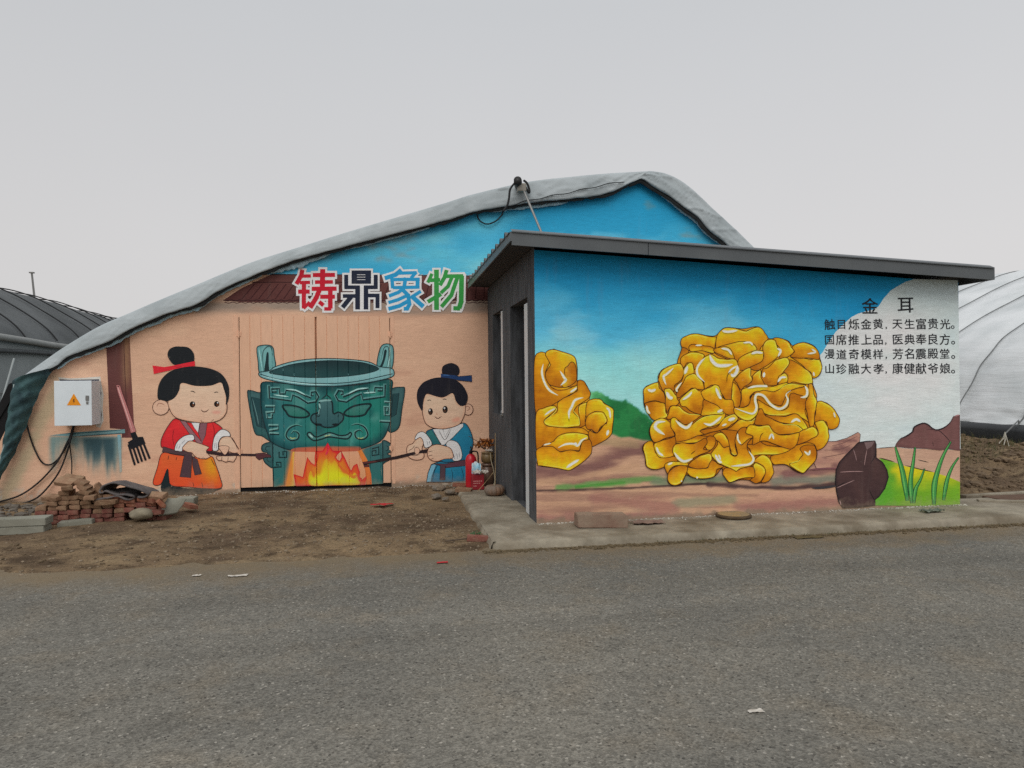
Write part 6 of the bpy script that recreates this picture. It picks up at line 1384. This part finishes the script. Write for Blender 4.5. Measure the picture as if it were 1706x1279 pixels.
def crumple(name, c, sx, sy, sz, m, label, cat, seed, flat=.5, n=14):
    v = []; f = []
    for j in range(n+1):
        for i in range(n+1):
            u, w_ = i/n-.5, j/n-.5; q = Vector((u*5, w_*5, seed))
            rim = 1+.35*mnoise.noise(Vector((math.atan2(w_, u)*1.5, seed, 2)))
            v.append((c[0]+u*sx*rim, c[1]+w_*sy*rim, c[2]+sz*(.5+flat*mnoise.noise(q)+.35*mnoise.noise(q*2.7))))
    for j in range(n):
        for i in range(n): a = j*(n+1)+i; f.append((a, a+1, a+n+2, a+n+1))
    return tag(obj(name, v, f, m, None, False), label, cat)
PAPER = mat('white_paper', gc(196, 190, 180), .8, .15, 12, col2=gc(160, 152, 140), c2scale=18)
c = onZ(797, 816, .005)
crumple('paper_scrap', (c[0]+.03, c[1]+.03, .228), .22, .14, .07, PAPER, 'crumpled white paper lying on the dark red box', 'paper', 2)
o = crumple('packet', (c[0]-.01, c[1]+.20, .40), .13, .05, .0, mat('blue_packet', wc(128, 176, 196), .5, .25, 9, col2=wc(206, 210, 212), c2scale=14), 'torn blue and white packet propped between extinguisher and jar', 'packet', 7)
for v in o.data.vertices: v.co = Vector((v.co.x, c[1]+.15+.018*mnoise.noise(v.co*30), .30+(v.co.y-(c[1]+.20))*3.4))
crumple('rag', (-.10, 2.90, .512), .10, .08, .05, PAPER, 'small white crumpled rag on top of the olive pot', 'rag', 12)
# dried flowers above the pot
def leaves(name, c, n_, R, m, label, cat, seed, size=.05, up=.6):
    rr = random.Random(seed); v = []; f = []
    for k in range(n_):
        a = rr.uniform(0, 6.28); el = rr.uniform(-.2, 1.2); r_ = R*rr.uniform(.3, 1)
        p = Vector((c[0]+r_*math.cos(a)*math.cos(el), c[1]+r_*.6*math.sin(a)*math.cos(el), c[2]+r_*up*math.sin(el)))
        d = Vector((rr.gauss(0, 1), rr.gauss(0, 1), rr.gauss(0, .7))).normalized(); s1 = d.orthogonal().normalized(); L_ = size*rr.uniform(.6, 1.4); W_ = L_*.35
        n0 = len(v); v += [p-d*L_*.5, p+s1*W_, p+d*L_*.5, p-s1*W_]; f.append((n0, n0+1, n0+2, n0+3))
    return v, f
df = empty('dried_flowers', (-.13, 3.0, .51), 'bunch of dried orange leaves and twigs on top of the jars', 'dried flowers')
v, f = leaves('f', (-.14, 3.0, .60), 70, .16, None, '', '', 4, .07, .7); obj('leaves', v, f, mat('dry_orange_leaf', wc(150, 92, 40), .8, .35, 25, col2=wc(92, 52, 34), c2scale=20), df)
mb = MB(); rr = random.Random(8)
for k in range(12): mb.tube([(-.12, 3.0, .52), (-.12+rr.uniform(-.16, .08), 3.0+rr.uniform(-.06, .06), .62+rr.uniform(-.03, .05)), (-.12+rr.uniform(-.32, .10), 3.0+rr.uniform(-.1, .1), .66+rr.uniform(-.08, .09))], .005, 4)
mb.build('twigs', mat('twig', wc(86, 58, 42), .9, .2, 20), df)
for k, (x0, y0, x1, y1, z1, lab) in enumerate(((-.02, 2.62, -.015, 2.74, .80, 'long dry stalk leaning upright against the grey side wall'), (-.30, 2.42, -.05, 2.75, .22, 'dry stalk slanting low behind the pumpkin'))):
    mb = MB(); mb.tube(spline([(x0-.03, y0, .01), ((x0+x1)/2-.02, (y0+y1)/2, z1*.5), (x1-.01, y1, z1)], False, 5), .0045, 6); tag(mb.build('stalk', mat('dry_stalk', wc(150, 128, 96), .9, .2, 12)), lab, 'stalk')
# pumpkin
pk = empty('pumpkin', (-.155, 2.02, .004), 'flat ribbed grey-brown pumpkin beside the doorway', 'pumpkin')
pm = mat('pumpkin_skin', gc(122, 108, 96), .65, .2, 7, col2=gc(134, 98, 74), c2scale=6)
mb = MB()
def ribs(a, r, z): return (r*(1-.07*abs(math.sin(a*6))**.5*0-.085*(1-abs(math.sin(a*6.5)))**2), z)
mb.lathe([(.03, .012), (.08, .0), (.122, .025), (.142, .07), (.132, .112), (.10, .137), (.06, .142), (.028, .132), (.01, .126)], (-.155, 2.02, .004), 96, ribs); mb.build('body', pm, pk, True)
mb = MB(); mb.tube(spline([(-.155, 2.02, .128), (-.153, 2.015, .17), (-.148, 2.02, .24), (-.165, 2.03, .36), (-.19, 2.05, .47), (-.20, 2.06, .58)], False, 6), [.014]*6+[.006]*25, 8); mb.build('stem', mat('pumpkin_stem', gc(150, 140, 118), .9, .2, 14), pk, True)
# stones at the corner
SM = mat('grey_rubble', gc(116, 108, 98), .95, .25, 10, col2=gc(134, 116, 94), c2scale=5, bmp=.006)
for (px, py, sx, sy, sz, sd, lab) in ((732, 815, .10, .08, .05, 1, 'upper grey stone of the heap at the foot of the blue child'), (750, 822, .09, .07, .045, 2, 'middle grey stone of the heap, next to the broken bricks'), (727, 829, .075, .06, .04, 3, 'small pale stone lowest in the heap by the apron edge'), (742, 832, .05, .04, .025, 4, 'smallest stone in the heap by the apron edge')):
    q = onZ(px, py, -.03); v, f = rock(sd+20, sx, sy, sz, .35, 2)
    tag(obj('stone', [(a[0]+q[0], a[1]+q[1], a[2]+q[2]+sz*.5) for a in v], f, SM), lab, 'stone')
q = onZ(773, 822, -.03); brick(q[0], q[1], .02, 't', 'dusty broken brick lying by the top of the apron', (4, -6, 66), None)
q = onZ(766, 813, -.03); brick(q[0], q[1]-.1, .035, 'o', 'flat reddish brick at the foot of the fire extinguisher', (2, 3, 84), None)
q = onZ(786, 831, -.03); 

# ================================================================== THINGS ON THE APRON AND ROAD
BLK_ = mat('brown_block', gc(126, 98, 84), .95, .2, 7, col2=gc(140, 122, 106), c2scale=3, bmp=.006, bscale=30)
a = onZ(963, 880, .006); b = onZ(1048, 880, .006)
mb = MB(); bmx = (a[0], a[1], .008), (a[0]+.33, a[1]+.16, .145)
slab('concrete_block', [(a[0], a[1], .145), (b[0]-.005, b[1]+.01, .14), (b[0]-.005, b[1]+.20, .142), (a[0]+.01, a[1]+.19, .148)], .135, 'long brown weathered block lying on the apron against the painted wall', 'block', BLK_)
c = onZ(1222, 861, .005); ds = empty('wooden_disc', (c[0], c[1], .006), 'round slice of wood with dark bark lying on the apron', 'wooden disc')
mb = MB(); mb.lathe([(.17, .0), (.19, .004), (.196, .02), (.19, .034), (.175, .036)], (c[0], c[1], .006), 40, lambda a, r, z: (r*(1+.03*mnoise.noise(Vector((math.cos(a)*3, math.sin(a)*3, 1)))), z)); mb.build('bark', mat('dark_bark', gc(84, 70, 54), .95, .3, 20, bmp=.008, bscale=60), ds)
def disc_m():
    m, t, bs = nodes('sawn_wood'); tc = t.nodes.new('ShaderNodeTexCoord'); wv = t.nodes.new('ShaderNodeTexWave'); wv.wave_type = 'RINGS'; wv.rings_direction = 'Z'; wv.inputs['Scale'].default_value = 18; wv.inputs['Distortion'].default_value = 2
    t.links.new(tc.outputs['Object'], wv.inputs['Vector']); n = texnoise(t, 9, 4)
    c_ = mixrgb(t, wv.outputs['Fac'], gc(164, 140, 98), gc(140, 116, 78)); c_ = mixrgb(t, maprange(t, n.outputs['Fac'], 0, .8, .45, .65), c_, gc(130, 118, 96)); t.links.new(c_, bs.inputs['Base Color']); bs.inputs['Roughness'].default_value = .9; return m
mb = MB(); mb.lathe([(.10, .030), (.172, .0305), (.174, .038), (.16, .041)], (c[0], c[1], .006), 40); mb.build('sawn_face', disc_m(), ds)
c = onZ(1078, 872, .005); crumple('cardboard_scrap', (c[0], c[1], .008), .36, .16, .035, mat('damp_cardboard', gc(132, 110, 98), .9, .2, 14, col2=gc(104, 84, 76), c2scale=9), 'torn brown cardboard lying right of the long block', 'cardboard', 21, .35)
c = onZ(1553, 853, .005); crumple('rag', (c[0], c[1], .004), .24, .12, .05, mat('green_rag', gc(84, 96, 82), .9, .3, 20, col2=gc(126, 128, 116), c2scale=14), 'small green rag on the apron below the painted grass', 'rag', 31, .6)
c = onZ(1303, 889, ROADZ); crumple('plastic_bag', (c[0], c[1], ROADZ+.003), .22, .10, .04, mat('clear_plastic', gc(132, 138, 126), .25, .25, 12, col2=gc(96, 104, 90), c2scale=10, spec=.6), 'scrap of clear plastic bag lying below the kerb', 'plastic bag', 41, .6)
c = onZ(1348, 896, ROADZ); crumple('leaf_litter', (c[0], c[1], ROADZ+.002), .30, .08, .015, mat('dead_leaf', gc(92, 80, 54), .9, .3, 30), 'strip of dead brown leaves on the road edge below the wooden disc', 'leaves', 45, .6)
c = onZ(1259, 1186, ROADZ); crumple('paper_scrap', (c[0], c[1], ROADZ+.003), .075, .03, .008, PAPER, 'small white paper scrap alone on the near asphalt', 'paper', 51, .4, 6)
c = onZ(396, 960, ROADZ); crumple('paper_scrap', (c[0], c[1], ROADZ+.003), .16, .05, .010, PAPER, 'torn white scrap on the asphalt at the edge of the bare earth', 'paper', 52, .4, 10)
c = onZ(330, 957, ROADZ); crumple('paper_scrap', (c[0], c[1]-.05, ROADZ+.003), .07, .04, .01, PAPER, 'tiny white scrap at the left road edge', 'paper', 55, .4, 6)
REDP = mat('red_foil', gc(176, 44, 50), .5, .2, 20)
c = onZ(637, 843, -.04); crumple('foil_scrap', (c[0], c[1], -.025), .26, .12, .025, REDP, 'red wrapper scrap on the bare earth before the gate', 'wrapper', 61, .5, 8)
c = onZ(737, 938, ROADZ); crumple('foil_scrap', (c[0], c[1], ROADZ+.003), .10, .05, .012, REDP, 'small red wrapper scrap on the road edge', 'wrapper', 62, .5, 6)
q = onZ(795, 902, -.05); brick(q[0]+.02, q[1]+.04, -.025, 'r', 'dark red brick lying at the left front corner of the apron', (3, 2, 80), None)
v, f = leaves('w', (q[0]+.0, q[1]+.12, -.01), 26, .07, None, '', '', 9, .035, .6)
tag(obj('weed', v, f, mat('weed_leaf', (.05, .09, .035), .7, .35, 30)), 'tuft of small green weeds beside the corner brick', 'weed')
mb = MB(); mb.tube([(q[0]-.32, q[1]+.0, -.03), (q[0]-.14, q[1]+.02, -.022), (q[0]-.02, q[1]+.04, -.015)], .009, 6); tag(mb.build('stick', mat('grey_stick', gc(86, 74, 62), .9, .2, 12)), 'short stick lying left of the corner brick', 'stick')
# drain frame at the right
dfm = empty('drain_frame', (6.3, .3, 0), 'low concrete rim round a shallow pit, right of the annex', 'drain')
mb = MB(); a, b = onZ(1604, 826, .02), onZ(1716, 822.5, .02); mb.box((5.75, .42, -.1), (7.6, .52, .03), .01, Matrix.Rotation(.06, 3, 'Z'), (5.75, .42, 0)); mb.build('back_rim', CONC, dfm)
mb = MB(); mb.box((5.66, .10, -.1), (7.2, .19, .028), .01, Matrix.Rotation(-.42, 3, 'Z'), (5.66, .15, 0)); mb.build('front_rim', CONC, dfm)
mb = MB(); mb.box((6.0, .12, -.08), (7.5, .44, .012), .004); mb.build('pit_cover', mat('brown_board', gc(96, 74, 60), .9, .2, 6), dfm)

# ================================================================== LOOSE STUFF ON THE GROUND
def scatter(name, n, place, m, smin, smax, seed, label, cat):
    rr = random.Random(seed); V = []; Fc = []
    base = [rock(100+k, 1, 1, .6, .4, 1) for k in range(6)]
    for _ in range(n):
        q = place(rr)
        if q is None: continue
        s_ = smin*(smax/smin)**(rr.random()**2.2); v, f = base[rr.randrange(6)]; a = rr.uniform(0, 6.28); ca, sa = math.cos(a), math.sin(a); n0 = len(V)
        sx, sy = s_*rr.uniform(.6, 1.3), s_*rr.uniform(.6, 1.3)
        for p in v: V.append((q[0]+(p[0]*ca*sx-p[1]*sa*sy), q[1]+(p[0]*sa*sx+p[1]*ca*sy), q[2]+p[2]*s_+s_*.2))
        Fc += [tuple(i+n0 for i in t) for t in f]
    return tag(obj(name, V, Fc, m), label, cat, None, 'stuff')
def yard(rr):
    x = rr.gauss(-1.8, 1.9); y = rr.uniform(-.85, 3.3)
    if x > -.66 or x < -7.5 or (-5.7 < x < -4.0 and 1.4 < y < 2.2): return None
    return (x, y, height(x, y))
GRV = mat('gravel', gc(128, 114, 96), .95, .45, 22)
scatter('gravel', 4000, yard, GRV, .004, .020, 11, 'fine gravel scattered over the bare earth before the gate', 'gravel')
scatter('clods', 900, lambda rr: (lambda x, y: (x, y, height(x, y)) if not (-5.7 < x < -4 and y > 1.3) else None)(rr.uniform(-7, -.8), rr.uniform(-.8, 1.6)), mat('earth_clod', gc(92, 78, 60), .95, .3, 18), .006, .026, 12, 'dark crumbs of earth scattered over the yard', 'earth')
scatter('soil_clods', 2600, lambda rr: (lambda x, y: (x, y, height(x, y)))(rr.uniform(5.95, 10.5), .7+6*rr.random()**1.3), mat('field_clod', gc(104, 88, 70), .95, .35, 14), .012, .07, 13, 'rough clods of earth heaped right of the annex', 'earth')
def wallfoot(rr):
    if rr.random() < .55: return (rr.uniform(.0, 5.3), -.02-abs(rr.gauss(0, .05)), .006)
    x = rr.uniform(-4.6, -.6); return (x, FAC-.06-abs(rr.gauss(0, .09)), height(x, FAC-.1))
scatter('plaster_crumbs', 1500, wallfoot, mat('pale_plaster', gc(186, 182, 172), .9, .2, 20), .003, .014, 14, 'pale plaster crumbs along the foot of the painted walls', 'rubble')
def kerbfoot(rr):
    x = rr.uniform(-.7, 7.5); return (x, -.86-abs(rr.gauss(0, .05)), ROADZ)
scatter('kerb_dirt', 3600, kerbfoot, mat('kerb_dirt_earth', gc(92, 80, 60), .95, .35, 22), .004, .026, 15, 'loose dirt lying along the foot of the kerb', 'earth')
def roadedge(rr):
    x = rr.uniform(-7, 7); return (x, -.95-abs(rr.gauss(0, .25)), ROADZ)
scatter('road_grit', 1500, roadedge, GRV, .002, .008, 16, 'grit washed over the edge of the asphalt', 'gravel')
def debris(rr):
    x = rr.uniform(-7.4, -5.75); y = rr.uniform(1.9, 3.3); return (x, y, height(x, y))
scatter('rubble', 300, debris, mat('mixed_rubble', gc(98, 92, 84), .9, .5, 8), .015, .09, 17, 'dark rubble heaped at the far left foot of the wall', 'rubble')
def grass(name, n, place, label, seed, hmin, hmax, m):
    rr = random.Random(seed); v = []; f = []
    for _ in range(n):
        x, y, z = place(rr); h_ = rr.uniform(hmin, hmax); a = rr.uniform(0, 6.28); l_ = h_*rr.uniform(.2, .9); w_ = .003
        n0 = len(v); dx, dy = math.cos(a)*l_, math.sin(a)*l_
        v += [(x-w_, y, z-.005), (x+w_, y, z-.005), (x+dx*.4+w_*.7, y+dy*.4, z+h_*.7), (x+dx*.4-w_*.7, y+dy*.4, z+h_*.7), (x+dx, y+dy, z+h_)]
        f += [(n0, n0+1, n0+2, n0+3), (n0+3, n0+2, n0+4)]
    tag(obj(name, v, f, m), label, 'grass', None, 'stuff')
GRS = mat('dull_grass', (.055, .075, .032), .8, .35, 25, col2=gc(116, 104, 66), c2scale=6)
grass('kerb_grass', 260, lambda rr: (lambda x: (x, -.85-abs(rr.gauss(0, .02)), ROADZ))(1.0+6.2*rr.random()), 'thin dull grass along the foot of the kerb', 21, .01, .032, GRS)
grass('field_grass', 2600, lambda rr: (lambda x, y: (x, y, height(x, y)))(rr.uniform(7.2, 9.4), 2+5*rr.random()), 'dry low grass at the foot of the white film tunnel', 22, .03, .14, GRS)
